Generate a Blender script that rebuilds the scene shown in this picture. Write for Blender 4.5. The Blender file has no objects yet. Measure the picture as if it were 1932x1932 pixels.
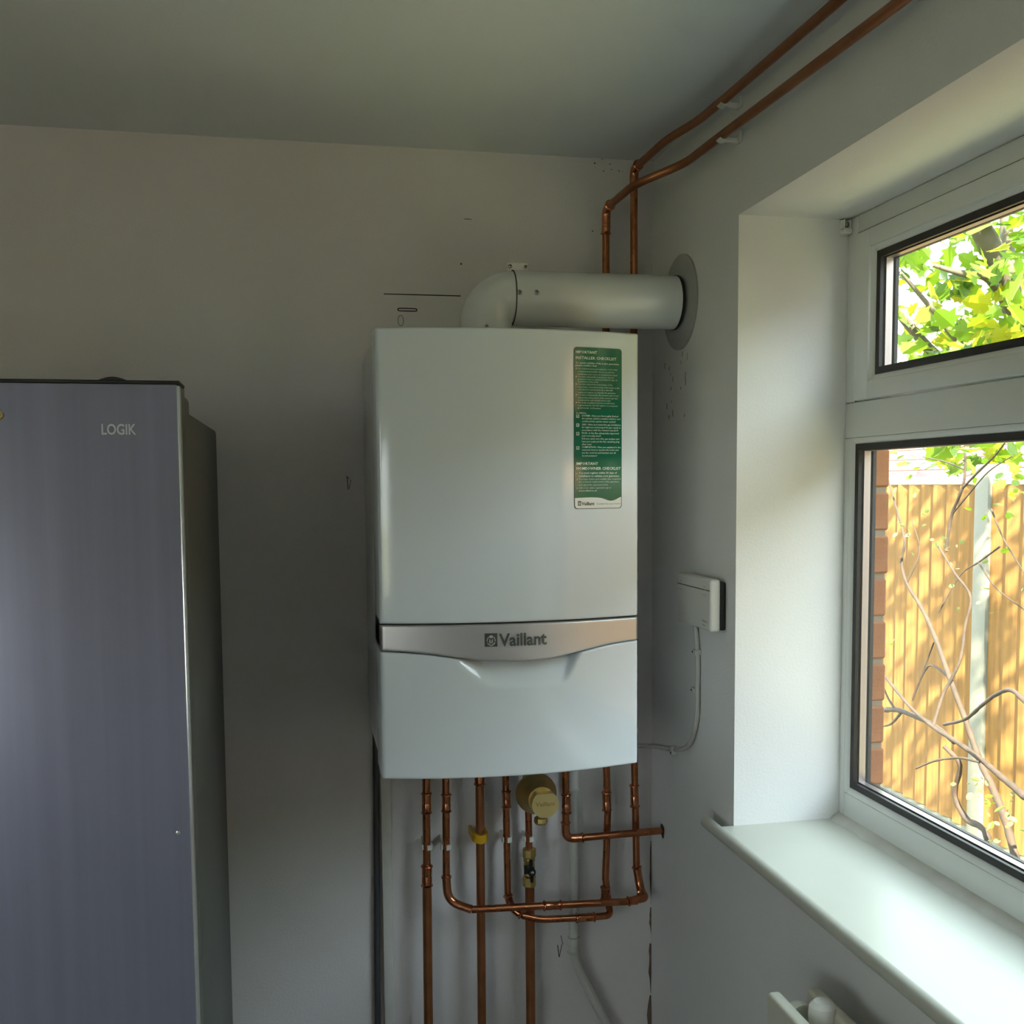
import bpy, bmesh, math, random
from mathutils import Vector, Matrix

random.seed(11)
SC = bpy.context.scene
COL = SC.collection

# ------------------------------------------------------------------ camera
cam_data = bpy.data.cameras.new('camera')
cam_data.sensor_width = 36.0
cam_data.lens = 1963.5746 / 1932 * 36.0
cam_data.shift_y = (1062.75 - 966) / 1932
cam_data.clip_start = 0.02
camera = bpy.data.objects.new('camera', cam_data)
COL.objects.link(camera)
R_ = Vector((0.97998486, -0.19892772, -0.00757856))
U_ = Vector((0.02231266, 0.07193081, 0.99716002))
F_ = Vector((0.19781763, 0.97737082, -0.07492971))
camera.matrix_world = Matrix(((R_.x, U_.x, -F_.x, -0.7169), (R_.y, U_.y, -F_.y, -2.0666),
                              (R_.z, U_.z, -F_.z, 1.6731), (0, 0, 0, 1)))
SC.camera = camera

# ------------------------------------------------------------------ sky, sun, exposure
SUN_DIR = Vector((-0.29, -0.78, 0.74)).normalized()      # towards the sun
world = bpy.data.worlds.new('sky')
SC.world = world
world.use_nodes = True
wn = world.node_tree
wn.nodes.clear()
tcw = wn.nodes.new('ShaderNodeTexCoord')
sep = wn.nodes.new('ShaderNodeSeparateXYZ')
ramp = wn.nodes.new('ShaderNodeValToRGB')                # hazy bright sky, paler towards the horizon
ramp.color_ramp.elements[0].position = 0.0
ramp.color_ramp.elements[0].color = (0.93, 0.98, 1.0, 1)
ramp.color_ramp.elements[1].position = 0.75
ramp.color_ramp.elements[1].color = (0.70, 0.855, 1.0, 1)
bg = wn.nodes.new('ShaderNodeBackground')
bg.inputs['Strength'].default_value = 1.9
wn.links.new(tcw.outputs['Generated'], sep.inputs[0])
wn.links.new(sep.outputs['Z'], ramp.inputs[0])
wo = wn.nodes.new('ShaderNodeOutputWorld')
wn.links.new(ramp.outputs[0], bg.inputs[0])
wn.links.new(bg.outputs[0], wo.inputs[0])

sun_data = bpy.data.lights.new('sun', 'SUN')
sun_data.energy = 12.0
sun_data.color = (1.0, 0.90, 0.70)
sun_data.angle = math.radians(0.6)
sun = bpy.data.objects.new('sun', sun_data)
COL.objects.link(sun)
sun.rotation_euler = SUN_DIR.to_track_quat('Z', 'Y').to_euler()

vs = SC.view_settings
vs.view_transform = 'Standard'
vs.look = 'None'
vs.exposure = 2.25
vs.gamma = 1.0
vs.use_curve_mapping = False
SC.cycles.use_denoising = True
SC.cycles.max_bounces = 8
SC.cycles.diffuse_bounces = 4
SC.cycles.glossy_bounces = 3
SC.cycles.transparent_max_bounces = 16
SC.cycles.use_adaptive_sampling = True
SC.cycles.adaptive_threshold = 0.05
SC.cycles.caustics_reflective = False
SC.cycles.caustics_refractive = False
SC.cycles.sample_clamp_indirect = 6.0

# ------------------------------------------------------------------ materials
def mat(name, col, rough=0.5, metal=0.0, var=0.0, vscale=8.0, bump=0.0, bscale=300.0, spec=0.5,
        coat=0.0, col2=None, stretch=None, rvar=0.0, transl=None):
    m = bpy.data.materials.new(name)
    m.use_nodes = True
    nt = m.node_tree
    b = nt.nodes['Principled BSDF']
    b.inputs['Base Color'].default_value = (*col, 1)
    b.inputs['Roughness'].default_value = rough
    b.inputs['Metallic'].default_value = metal
    b.inputs['Specular IOR Level'].default_value = spec
    b.inputs['Coat Weight'].default_value = coat
    b.inputs['Coat Roughness'].default_value = 0.08
    tc = nt.nodes.new('ShaderNodeTexCoord')
    vec = tc.outputs['Object']
    if stretch:
        mp = nt.nodes.new('ShaderNodeMapping')
        mp.inputs['Scale'].default_value = stretch
        nt.links.new(vec, mp.inputs[0])
        vec = mp.outputs[0]
    if var > 0 or col2:
        n = nt.nodes.new('ShaderNodeTexNoise')
        n.inputs['Scale'].default_value = vscale
        n.inputs['Detail'].default_value = 6
        nt.links.new(vec, n.inputs['Vector'])
        r = nt.nodes.new('ShaderNodeValToRGB')
        r.color_ramp.elements[0].position = 0.32
        r.color_ramp.elements[1].position = 0.70
        c2 = col2 if col2 else tuple(min(1, c * (1 + var)) for c in col)
        c1 = col if col2 else tuple(c * (1 - var) for c in col)
        r.color_ramp.elements[0].color = (*c1, 1)
        r.color_ramp.elements[1].color = (*c2, 1)
        nt.links.new(n.outputs[0], r.inputs[0])
        nt.links.new(r.outputs[0], b.inputs['Base Color'])
        if rvar > 0:
            mr = nt.nodes.new('ShaderNodeMapRange')
            mr.inputs['To Min'].default_value = max(0, rough - rvar)
            mr.inputs['To Max'].default_value = min(1, rough + rvar)
            nt.links.new(n.outputs[0], mr.inputs[0])
            nt.links.new(mr.outputs[0], b.inputs['Roughness'])
    if bump > 0:
        n2 = nt.nodes.new('ShaderNodeTexNoise')
        n2.inputs['Scale'].default_value = bscale
        n2.inputs['Detail'].default_value = 3
        nt.links.new(vec, n2.inputs['Vector'])
        bp = nt.nodes.new('ShaderNodeBump')
        bp.inputs['Strength'].default_value = bump
        bp.inputs['Distance'].default_value = 0.002
        nt.links.new(n2.outputs[0], bp.inputs['Height'])
        nt.links.new(bp.outputs[0], b.inputs['Normal'])
    if transl:
        tr = nt.nodes.new('ShaderNodeBsdfTranslucent')
        tr.inputs[0].default_value = (*transl, 1)
        mx = nt.nodes.new('ShaderNodeMixShader')
        mx.inputs[0].default_value = 0.5
        out = nt.nodes['Material Output']
        nt.links.new(b.outputs[0], mx.inputs[1])
        nt.links.new(tr.outputs[0], mx.inputs[2])
        nt.links.new(mx.outputs[0], out.inputs[0])
    return m

M = {}
M['wall'] = mat('white_wall_paint', (0.765, 0.725, 0.725), 0.72, var=0.035, vscale=2.2, bump=0.25, bscale=220, spec=0.3)
M['wall_right'] = mat('white_wall_paint_right', (0.785, 0.78, 0.77), 0.66, var=0.03, vscale=2.5, bump=0.22, bscale=220, spec=0.3)
M['ceiling'] = mat('white_ceiling_paint', (0.765, 0.795, 0.82), 0.8, var=0.025, vscale=1.6, bump=0.15, bscale=150, spec=0.2)
M['floor'] = mat('grey_floor_tile', (0.45, 0.45, 0.44), 0.35, var=0.08, vscale=5)
M['boiler'] = mat('white_boiler_enamel', (0.71, 0.765, 0.815), 0.075, spec=0.6, bump=0.015, bscale=500)
M['boiler_side'] = mat('white_boiler_steel', (0.66, 0.69, 0.70), 0.32, spec=0.5)
M['silver'] = mat('silver_band_plastic', (0.52, 0.51, 0.525), 0.36, metal=0.75)
M['badge'] = mat('dark_chrome_lettering', (0.10, 0.115, 0.11), 0.3, metal=0.6)
M['emblem'] = mat('pale_chrome', (0.55, 0.58, 0.56), 0.25, metal=0.8)
M['flue'] = mat('white_flue_enamel', (0.70, 0.72, 0.715), 0.24, spec=0.5, coat=0.2)
M['seal'] = mat('grey_rubber_seal', (0.42, 0.42, 0.40), 0.6, var=0.06, vscale=20)
M['darkline'] = mat('black_rubber', (0.012, 0.012, 0.013), 0.55)
M['steel'] = mat('screw_steel', (0.42, 0.41, 0.40), 0.3, metal=1.0)
M['copper'] = mat('copper_pipe', (0.52, 0.20, 0.095), 0.27, metal=1.0, col2=(0.37, 0.135, 0.062), vscale=24, rvar=0.08)
M['copper_bright'] = mat('copper_fitting', (0.62, 0.25, 0.125), 0.20, metal=1.0, col2=(0.46, 0.175, 0.085), vscale=60, rvar=0.06, bump=0.25, bscale=120)
M['copper_dull'] = mat('dull_copper_pipe', (0.42, 0.175, 0.082), 0.38, metal=0.9, col2=(0.30, 0.115, 0.053), vscale=18)
M['brass'] = mat('brass', (0.55, 0.42, 0.16), 0.36, metal=0.95, col2=(0.45, 0.34, 0.12), vscale=30, rvar=0.05)
M['brass_face'] = mat('brass_face', (0.68, 0.54, 0.24), 0.42, metal=0.75)
M['brass_ink'] = mat('brass_stamp', (0.40, 0.30, 0.11), 0.5, metal=0.7)
M['white_plastic'] = mat('white_plastic', (0.78, 0.77, 0.73), 0.4)
M['grey_white_plastic'] = mat('aged_white_plastic', (0.60, 0.59, 0.55), 0.45, var=0.04, vscale=25)
M['yellow'] = mat('yellow_plastic_clip', (0.72, 0.42, 0.012), 0.45)
M['black_plastic'] = mat('black_plastic', (0.012, 0.013, 0.012), 0.4)
M['upvc'] = mat('white_upvc', (0.74, 0.76, 0.74), 0.28, spec=0.5)
M['sun_block'] = mat('sun_block_grey', (0.35, 0.35, 0.34), 0.6)
M['sill'] = mat('white_sill_gloss', (0.56, 0.56, 0.485), 0.32, spec=0.5, var=0.02, vscale=9)
M['sealant'] = mat('sealant_bead', (0.60, 0.59, 0.54), 0.55, var=0.08, vscale=22)
M['gasket'] = mat('black_gasket', (0.014, 0.012, 0.013), 0.5)
M['spacer'] = mat('aluminium_spacer', (0.36, 0.33, 0.33), 0.35, metal=0.8)
M['fridge'] = mat('silver_fridge_steel', (0.345, 0.35, 0.475), 0.36, metal=0.7, var=0.05, vscale=6, stretch=(9, 1, 0.15), bump=0.04, bscale=40)
M['fridge_edge'] = mat('bright_door_edge', (0.75, 0.78, 0.79), 0.22, metal=0.85)
M['fridge_side'] = mat('dark_grey_fridge_side', (0.115, 0.12, 0.115), 0.5)
M['fridge_text'] = mat('pale_lettering', (0.66, 0.66, 0.70), 0.3, metal=0.5)
M['gold'] = mat('gold_magnet', (0.72, 0.56, 0.26), 0.35, metal=0.7)
M['green'] = mat('green_sticker', (0.006, 0.130, 0.070), 0.09, spec=0.5)
M['sticker_white'] = mat('white_sticker', (0.76, 0.78, 0.76), 0.18, coat=0.3)
M['print_white'] = mat('white_print', (0.80, 0.88, 0.82), 0.3)
M['print_dark'] = mat('dark_print', (0.06, 0.065, 0.06), 0.4)
M['led'] = mat('led_lens', (0.55, 0.75, 0.10), 0.3)
M['controller'] = mat('white_controller_plastic', (0.66, 0.66, 0.62), 0.34)
M['radiator'] = mat('cream_radiator_paint', (0.68, 0.66, 0.55), 0.3)
M['dark_strip'] = mat('dark_grey_strip', (0.06, 0.06, 0.065), 0.5)
M['mark'] = mat('pencil_mark', (0.035, 0.028, 0.026), 0.7)
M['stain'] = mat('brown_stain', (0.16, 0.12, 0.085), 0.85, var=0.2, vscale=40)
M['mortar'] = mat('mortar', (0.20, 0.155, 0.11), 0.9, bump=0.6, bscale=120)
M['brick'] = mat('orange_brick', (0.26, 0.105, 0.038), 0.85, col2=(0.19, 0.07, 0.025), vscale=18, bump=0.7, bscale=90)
M['fence'] = mat('pale_fence_timber', (0.185, 0.092, 0.016), 0.8, col2=(0.130, 0.058, 0.009), vscale=5, stretch=(1, 14, 0.8), bump=0.3, bscale=30)
M['fence_cap'] = mat('white_fence_rail', (0.40, 0.37, 0.31), 0.7)
M['concrete'] = mat('pale_concrete', (0.135, 0.132, 0.105), 0.85, var=0.07, vscale=12, bump=0.4, bscale=80)
M['bark'] = mat('brown_bark', (0.050, 0.031, 0.019), 0.85, col2=(0.026, 0.017, 0.011), vscale=30, bump=0.6, bscale=60)
M['bark_pale'] = mat('grey_bark', (0.10, 0.083, 0.058), 0.85, col2=(0.06, 0.05, 0.035), vscale=14, bump=0.6, bscale=40)
M['leaf'] = mat('lime_leaf', (0.085, 0.165, 0.009), 0.5, transl=(0.20, 0.31, 0.010))
M['leaf2'] = mat('yellow_leaf', (0.22, 0.235, 0.007), 0.5, transl=(0.40, 0.39, 0.008))
M['leaf3'] = mat('green_leaf', (0.045, 0.10, 0.012), 0.5, transl=(0.09, 0.17, 0.014))
M['leaf_pale'] = mat('pale_green_leaf', (0.16, 0.19, 0.07), 0.5, transl=(0.16, 0.20, 0.055))
M['soil'] = mat('garden_soil', (0.24, 0.22, 0.15), 0.95, col2=(0.17, 0.19, 0.09), vscale=3, bump=0.8, bscale=20)
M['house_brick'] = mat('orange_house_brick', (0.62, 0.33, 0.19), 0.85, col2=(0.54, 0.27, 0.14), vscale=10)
M['hedge'] = mat('hedge_leaves', (0.055, 0.085, 0.018), 0.7, col2=(0.03, 0.045, 0.012), vscale=14, bump=1.0, bscale=40)
M['roof'] = mat('pink_roof_tile', (0.125, 0.066, 0.056), 0.8, var=0.12, vscale=6)
M['render'] = mat('cream_render', (0.25, 0.235, 0.20), 0.85)

def glass_mat():
    m = bpy.data.materials.new('window_glass')
    m.use_nodes = True
    nt = m.node_tree
    nt.nodes.clear()
    out = nt.nodes.new('ShaderNodeOutputMaterial')
    tr = nt.nodes.new('ShaderNodeBsdfTransparent')
    tr.inputs[0].default_value = (0.95, 0.97, 0.955, 1)
    gl = nt.nodes.new('ShaderNodeBsdfGlossy')
    gl.inputs['Roughness'].default_value = 0.02
    fr = nt.nodes.new('ShaderNodeFresnel')
    ge = nt.nodes.new('ShaderNodeNewGeometry')
    mr = nt.nodes.new('ShaderNodeMapRange')
    mr.inputs['To Min'].default_value = 1.28
    mr.inputs['To Max'].default_value = 1 / 1.28
    nt.links.new(ge.outputs['Backfacing'], mr.inputs[0])
    nt.links.new(mr.outputs[0], fr.inputs[0])
    mx = nt.nodes.new('ShaderNodeMixShader')
    nt.links.new(fr.outputs[0], mx.inputs[0])
    nt.links.new(tr.outputs[0], mx.inputs[1])
    nt.links.new(gl.outputs[0], mx.inputs[2])
    nt.links.new(mx.outputs[0], out.inputs[0])
    return m
M['glass'] = glass_mat()

# ------------------------------------------------------------------ mesh helpers
class MB:
    def __init__(self):
        self.v = []
        self.f = []
    def add(self, vs_, fs):
        o = len(self.v)
        self.v += [tuple(p) for p in vs_]
        self.f += [tuple(i + o for i in q) for q in fs]
        return self
    def box(self, a, b, bev=0.0, seg=2):
        a, b = [min(p, q) for p, q in zip(a, b)], [max(p, q) for p, q in zip(a, b)]
        if bev <= 0:
            x0, y0, z0 = a
            x1, y1, z1 = b
            return self.add([(x0, y0, z0), (x1, y0, z0), (x1, y1, z0), (x0, y1, z0), (x0, y0, z1), (x1, y0, z1), (x1, y1, z1), (x0, y1, z1)],
                            [(0, 3, 2, 1), (4, 5, 6, 7), (0, 1, 5, 4), (1, 2, 6, 5), (2, 3, 7, 6), (3, 0, 4, 7)])
        bm = bmesh.new()
        bmesh.ops.create_cube(bm, size=1)
        for w in bm.verts:
            w.co = Vector([(p + q) / 2 + c * (q - p) for p, q, c in zip(a, b, w.co)])
        bmesh.ops.bevel(bm, geom=bm.edges[:], offset=bev, segments=seg, affect='EDGES', profile=0.5)
        bm.verts.index_update()
        self.add([w.co for w in bm.verts], [[w.index for w in f.verts] for f in bm.faces])
        bm.free()
        return self
    def tube(self, pts, rad, n=14, cap=True):
        pts = [Vector(p) for p in pts]
        k = len(pts)
        rads = list(rad) if hasattr(rad, '__len__') else [rad] * k
        tang = []
        for i in range(k):
            t = Vector()
            if i > 0:
                t += (pts[i] - pts[i - 1]).normalized()
            if i < k - 1:
                t += (pts[i + 1] - pts[i]).normalized()
            tang.append(t.normalized() if t.length > 1e-9 else (pts[-1] - pts[0]).normalized())
        ref = Vector((0, 0, 1)) if abs(tang[0].z) < 0.9 else Vector((1, 0, 0))
        a = tang[0].cross(ref).normalized()
        vs_, fs = [], []
        for i in range(k):
            if i > 0:
                q = tang[i - 1].rotation_difference(tang[i])
                a = (q @ a)
                a = (a - tang[i] * a.dot(tang[i])).normalized()
            b = tang[i].cross(a)
            for j in range(n):
                an = 2 * math.pi * j / n
                vs_.append(pts[i] + (a * math.cos(an) + b * math.sin(an)) * rads[i])
        for i in range(k - 1):
            for j in range(n):
                fs.append((i * n + j, i * n + (j + 1) % n, (i + 1) * n + (j + 1) % n, (i + 1) * n + j))
        if cap:
            fs.append(tuple(reversed(range(n))))
            fs.append(tuple((k - 1) * n + j for j in range(n)))
        return self.add(vs_, fs)
    def rev(self, origin, axis, prof, n=24):
        """solid of revolution: prof = [(distance along axis, radius)]"""
        o, ax = Vector(origin), Vector(axis).normalized()
        return self.tube([o + ax * d for d, r in prof] if len({d for d, r in prof}) == len(prof) else
                         [o + ax * (d + 1e-5 * i) for i, (d, r) in enumerate(prof)], [max(r, 1e-5) for d, r in prof], n)
    def prism(self, poly, axis, lo, hi):
        """poly in the two other axes, extruded along axis index"""
        n = len(poly)
        def pt(p, h):
            if axis == 0: return (h, p[0], p[1])
            if axis == 1: return (p[0], h, p[1])
            return (p[0], p[1], h)
        return self.add([pt(p, lo) for p in poly] + [pt(p, hi) for p in poly],
                        [tuple(range(n)), tuple(reversed(range(n, 2 * n)))] + [(i, i + n, (i + 1) % n + n, (i + 1) % n) for i in range(n)])

ORIGIN = {}
def link(name, me, material, parent=None, smooth=None):
    o = bpy.data.objects.new(name, me)
    if material is not None:
        me.materials.clear()
        me.materials.append(M[material])
    COL.objects.link(o)
    if parent is not None:
        o.parent = parent
    if smooth is not None:
        me.shade_smooth()
        me.set_sharp_from_angle(angle=math.radians(smooth))
    return o
def obj(name, mb, material, parent=None, smooth=38, org=None):
    """one mesh object; coordinates are given in the room's frame"""
    o0 = Vector((0, 0, 0))
    if parent is not None:
        o0 = ORIGIN[parent.name]
    elif org is not None:
        o0 = Vector(org)
    me = bpy.data.meshes.new(name)
    me.from_pydata([Vector(p) - o0 for p in mb.v], [], mb.f)
    bm = bmesh.new()
    bm.from_mesh(me)
    bmesh.ops.recalc_face_normals(bm, faces=bm.faces)
    bm.to_mesh(me)
    bm.free()
    o = link(name, me, material, parent, smooth)
    if parent is None:
        o.location = o0
    ORIGIN[o.name] = o0
    return o
def tag(o, label, cat, group=None, kind=None):
    o['label'] = label
    if cat:
        o['category'] = cat
    if group:
        o['group'] = group
    if kind:
        o['kind'] = kind
    return o
def thing(name, loc, label, cat, group=None):
    o = bpy.data.objects.new(name, None)
    o.empty_display_size = 0.05
    o.location = loc
    COL.objects.link(o)
    ORIGIN[o.name] = Vector(loc)
    return tag(o, label, cat, group)
def struct(o, label=None):
    o['kind'] = 'structure'
    if label:
        o['label'] = label
    return o

def fillet(pts, r):
    """round the corners of a polyline; r number or list for the inner points"""
    P = [Vector(p) for p in pts]
    out = [P[0]]
    for i in range(1, len(P) - 1):
        rr = r[i - 1] if hasattr(r, '__len__') else r
        d0 = (P[i - 1] - P[i]); d1 = (P[i + 1] - P[i])
        L = min(rr, d0.length * 0.49, d1.length * 0.49)
        a, b = P[i] + d0.normalized() * L, P[i] + d1.normalized() * L
        for k in range(9):
            t = k / 8
            out.append(a * (1 - t) ** 2 + P[i] * 2 * t * (1 - t) + b * t * t)
    out.append(P[-1])
    return out

def text_mesh(txt, width=None, height=None, extrude=0.0, bold=0.0, res=3):
    """flat text as (verts, faces), lower left corner at 0,0, scaled to width x cap height"""
    cu = bpy.data.curves.new('txt', 'FONT')
    cu.body = txt
    cu.resolution_u = res
    cu.extrude = extrude
    cu.offset = bold
    ob = bpy.data.objects.new('txt', cu)
    COL.objects.link(ob)
    bpy.context.view_layer.update()
    dg = bpy.context.evaluated_depsgraph_get()
    me = bpy.data.meshes.new_from_object(ob.evaluated_get(dg))
    v = [w.co.copy() for w in me.vertices]
    f = [tuple(p.vertices) for p in me.polygons]
    bpy.data.objects.remove(ob)
    bpy.data.curves.remove(cu)
    bpy.data.meshes.remove(me)
    x0 = min(p.x for p in v); x1 = max(p.x for p in v)
    cap = 0.72
    sz = (height / cap) if height else 1
    sx = (width / (x1 - x0)) if width else sz
    return [((p.x - x0) * sx, p.y * sz, p.z) for p in v], f

# ------------------------------------------------------------------ the room
H = 2.326
WY0, WY1 = -0.427, -1.55          # window opening along the right wall
WZ0, WZ1 = 1.088, 2.1136
XW = -2.75
YR = -3.6
wall_back = struct(obj('wall_back', MB().box((XW - 0.2, 0, 0), (0.0, 0.2, H + 0.1)), 'wall', smooth=None))
wr = MB()
wr.box((0, WY0, 0), (0.2, 0.2, H + 0.1))
wr.box((0, YR - 0.2, 0), (0.2, WY1, H + 0.1))
wr.box((0, WY1, 0), (0.2, WY0, WZ0 - 0.022))
wr.box((0, WY1, WZ1), (0.2, WY0, H + 0.1))
wall_right = struct(obj('wall_right', wr, 'wall_right', smooth=None))
struct(obj('ceiling', MB().box((XW - 0.2, YR - 0.2, H), (0.0, 0.0, H + 0.1)), 'ceiling', smooth=None))
struct(obj('floor', MB().box((XW - 0.2, YR - 0.2, -0.1), (0.0, 0.0, 0.0)), 'floor', smooth=None))
LY0, LY1, LZ0, LZ1 = -3.25, -2.45, 1.05, 2.0      # third window, added unseen in the left wall as fill light
lw = MB()
lw.box((XW - 0.2, YR, 0), (XW, LY0, H))
lw.box((XW - 0.2, LY1, 0), (XW, 0.0, H))
lw.box((XW - 0.2, LY0, 0), (XW, LY1, LZ0))
lw.box((XW - 0.2, LY0, LZ1), (XW, LY1, H))
struct(obj('wall_left', lw, 'wall', smooth=None))
rw = MB()
RX0, RX1, RZ0, RZ1 = -2.70, -2.12, 1.05, 1.95      # second window, added unseen behind the camera as fill light
rw.box((XW, YR - 0.2, 0), (RX0, YR, H))
rw.box((RX1, YR - 0.2, 0), (0.0, YR, H))
rw.box((RX0, YR - 0.2, 0), (RX1, YR, RZ0))
rw.box((RX0, YR - 0.2, RZ1), (RX1, YR, H))
wall_rear = struct(obj('wall_rear', rw, 'wall', smooth=None))
obj('sun_block_slab', MB().box((XW - 0.3, YR - 1.75, H + 0.0), (0.2, YR - 0.2, H + 0.1)), 'sun_block', wall_rear, smooth=None)  # unseen overhang added to keep the sun out of the rear window

# outer brick leaf of the window wall
BX0, BX1 = 0.2, 0.283
BJ = WY0 + 0.0015
leafm = MB()
leafm.box((BX0, BJ + 0.004, -0.3), (BX1 - 0.004, 0.5, 2.5))
leafm.box((BX0, YR - 0.5, -0.3), (BX1 - 0.004, WY1 - 0.01, 2.5))
leafm.box((BX0, WY1 - 0.01, -0.3), (BX1 - 0.004, BJ + 0.004, WZ0 - 0.03))
leafm.box((BX0, WY1 - 0.01, WZ1 + 0.006), (BX1 - 0.004, BJ + 0.004, 2.5))
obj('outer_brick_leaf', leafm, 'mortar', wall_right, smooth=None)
bfull = bhalf = None
for c in range(16):
    z = 0.99 + c * 0.075
    L = 0.215 if c % 2 == 0 else 0.1025
    if L > 0.2 and bfull is None or L < 0.2 and bhalf is None:
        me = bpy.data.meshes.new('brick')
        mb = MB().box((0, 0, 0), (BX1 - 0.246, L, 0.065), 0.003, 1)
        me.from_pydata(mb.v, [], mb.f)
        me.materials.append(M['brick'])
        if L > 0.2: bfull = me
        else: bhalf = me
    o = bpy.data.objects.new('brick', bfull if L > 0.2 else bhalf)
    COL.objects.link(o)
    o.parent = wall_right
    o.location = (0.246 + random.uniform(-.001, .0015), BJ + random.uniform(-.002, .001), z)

# marks on the back wall
def strip(name, a, b, w, t, parent, material='mark', normal='y'):
    a, b = Vector(a), Vector(b)
    d = (b - a).normalized()
    nrm = Vector((0, -1, 0)) if normal == 'y' else Vector((-1, 0, 0))
    s = d.cross(nrm).normalized() * (w / 2)
    q = [a - s, b - s, b + s, a + s]
    return obj(name, MB().add(q + [p + nrm * t for p in q], [(0, 1, 2, 3), (7, 6, 5, 4), (0, 4, 5, 1), (1, 5, 6, 2), (2, 6, 7, 3), (3, 7, 4, 0)]), material, parent, smooth=None)
strip('pencil_line', (-0.5492, 0, 2.0458), (-0.3981, 0, 2.0462), 0.0018, 0.0006, wall_back)
def ring_mark(name, c, rx, rz, w, parent, n=28, power=2.0):
    mb = MB()
    vs_, fs = [], []
    for i in range(n):
        t = 2 * math.pi * i / n
        cx_, cz_ = math.cos(t), math.sin(t)
        sg = lambda q: math.copysign(abs(q) ** (2 / power), q)
        for k in (0, 1):
            a, b = rx - k * w, rz - k * w
            vs_.append((c[0] + a * sg(cx_), c[1] - 0.0006, c[2] + b * sg(cz_)))
    for i in range(n):
        j = (i + 1) % n
        fs.append((2 * i, 2 * j, 2 * j + 1, 2 * i + 1))
    return obj(name, mb.add(vs_, fs), 'mark', parent, smooth=None)
ring_mark('wall_slot', (-0.5037, 0, 2.0166), 0.0195, 0.0036, 0.0021, wall_back, power=5)
ring_mark('pencil_ring', (-0.5170, 0, 1.9955), 0.0058, 0.0105, 0.0010, wall_back)
for p_, r_ in (((-0.3963, 0.0000, 2.1083), 0.0018), ((-0.3827, 0.0000, 2.1958), 0.0009), ((-0.1277, 0.0000, 2.1825), 0.0013), ((-0.1231, 0.0000, 2.3160), 0.0016)):
    obj('screw_hole', MB().rev((p_[0], 0, p_[2]), (0, -1, 0), [(0, r_), (0.0006, r_)], 10), 'mark', wall_back)
strip('pencil_dash', (-0.3901, 0.0000, 2.1954), (-0.3743, 0.0000, 2.1951), 0.0009, 0.0005, wall_back)
for a_, b_, w_ in (((-0.6284, 0.0000, 1.6933), (-0.6223, 0.0000, 1.6881), .0012), ((-0.6264, 0.0000, 1.6913), (-0.6248, 0.0000, 1.6664), .0014), ((-0.6193, 0.0000, 1.6860), (-0.6227, 0.0000, 1.6685), .001)):
    strip('scratch', a_, b_, w_, 0.0005, wall_back)
for a_, b_, w_ in (((-0.2069, 0.0000, 0.7058), (-0.2035, 0.0000, 0.6790), .0018), ((-0.1977, 0.0000, 0.7061), (-0.2035, 0.0000, 0.6790), .0013), ((-0.1999, 0.0000, 0.7259), (-0.1953, 0.0000, 0.7059), .0012)):
    strip('pencil_arrow', a_, b_, w_, 0.0005, wall_back)
# cracked sealant in the corner below the pipes
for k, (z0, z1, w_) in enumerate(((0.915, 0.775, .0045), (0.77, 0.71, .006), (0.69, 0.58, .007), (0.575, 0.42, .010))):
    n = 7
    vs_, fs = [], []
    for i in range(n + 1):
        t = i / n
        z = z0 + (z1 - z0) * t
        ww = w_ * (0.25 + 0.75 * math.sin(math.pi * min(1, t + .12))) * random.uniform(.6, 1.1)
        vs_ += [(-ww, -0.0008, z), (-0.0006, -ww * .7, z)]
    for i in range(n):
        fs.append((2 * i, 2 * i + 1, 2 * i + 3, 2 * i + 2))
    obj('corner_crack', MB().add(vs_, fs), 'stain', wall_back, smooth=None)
for q in range(9):
    zz = random.uniform(2.30, 2.3245)
    xx = random.uniform(-0.13, -0.03)
    strip('corner_speck', (xx, 0, zz), (xx + random.uniform(.001, .006), 0, zz + random.uniform(-.003, .003)), random.uniform(.0008, .002), 0.0004, wall_back, 'stain')
# rough plaster specks below the flue collar on the right wall
for q in range(16):
    yy = random.uniform(-0.20, -0.06)
    zz = random.uniform(1.80, 1.93)
    strip('plaster_speck', (0, yy, zz), (0, yy + random.uniform(-.003, .003), zz - random.uniform(.003, .014)), random.uniform(.0006, .0018), 0.0004, wall_right, 'stain', 'x')

# slim vertical trunking on the back wall, left of the boiler pipes
tr = thing('cable_trunking', (-0.564, 0, 0), 'slim white vertical cable trunking on the wall left of the pipes', 'trunking')
obj('base_strip', MB().box((-0.5735, -0.005, 0.02), (-0.552, 0, 1.15)), 'grey_white_plastic', tr, smooth=None)
obj('cover_strip', MB().box((-0.5730, -0.014, 0.02), (-0.5525, -0.005, 1.15), 0.0025, 2), 'grey_white_plastic', tr)

tag(obj('dark_wall_strip', MB().tube([(-0.5800, -0.0068, 1.19), (-0.5828, -0.0068, 0.9), (-0.5880, -0.0068, 0.45), (-0.592, -0.0068, 0.01)], 0.0062, 12), 'dark_strip', org=(-0.59, 0, 0.01)),  # dark grey round strip down the wall along the trunking
    'dark grey round strip running down the wall beside the slim trunking', 'cable')

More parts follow.
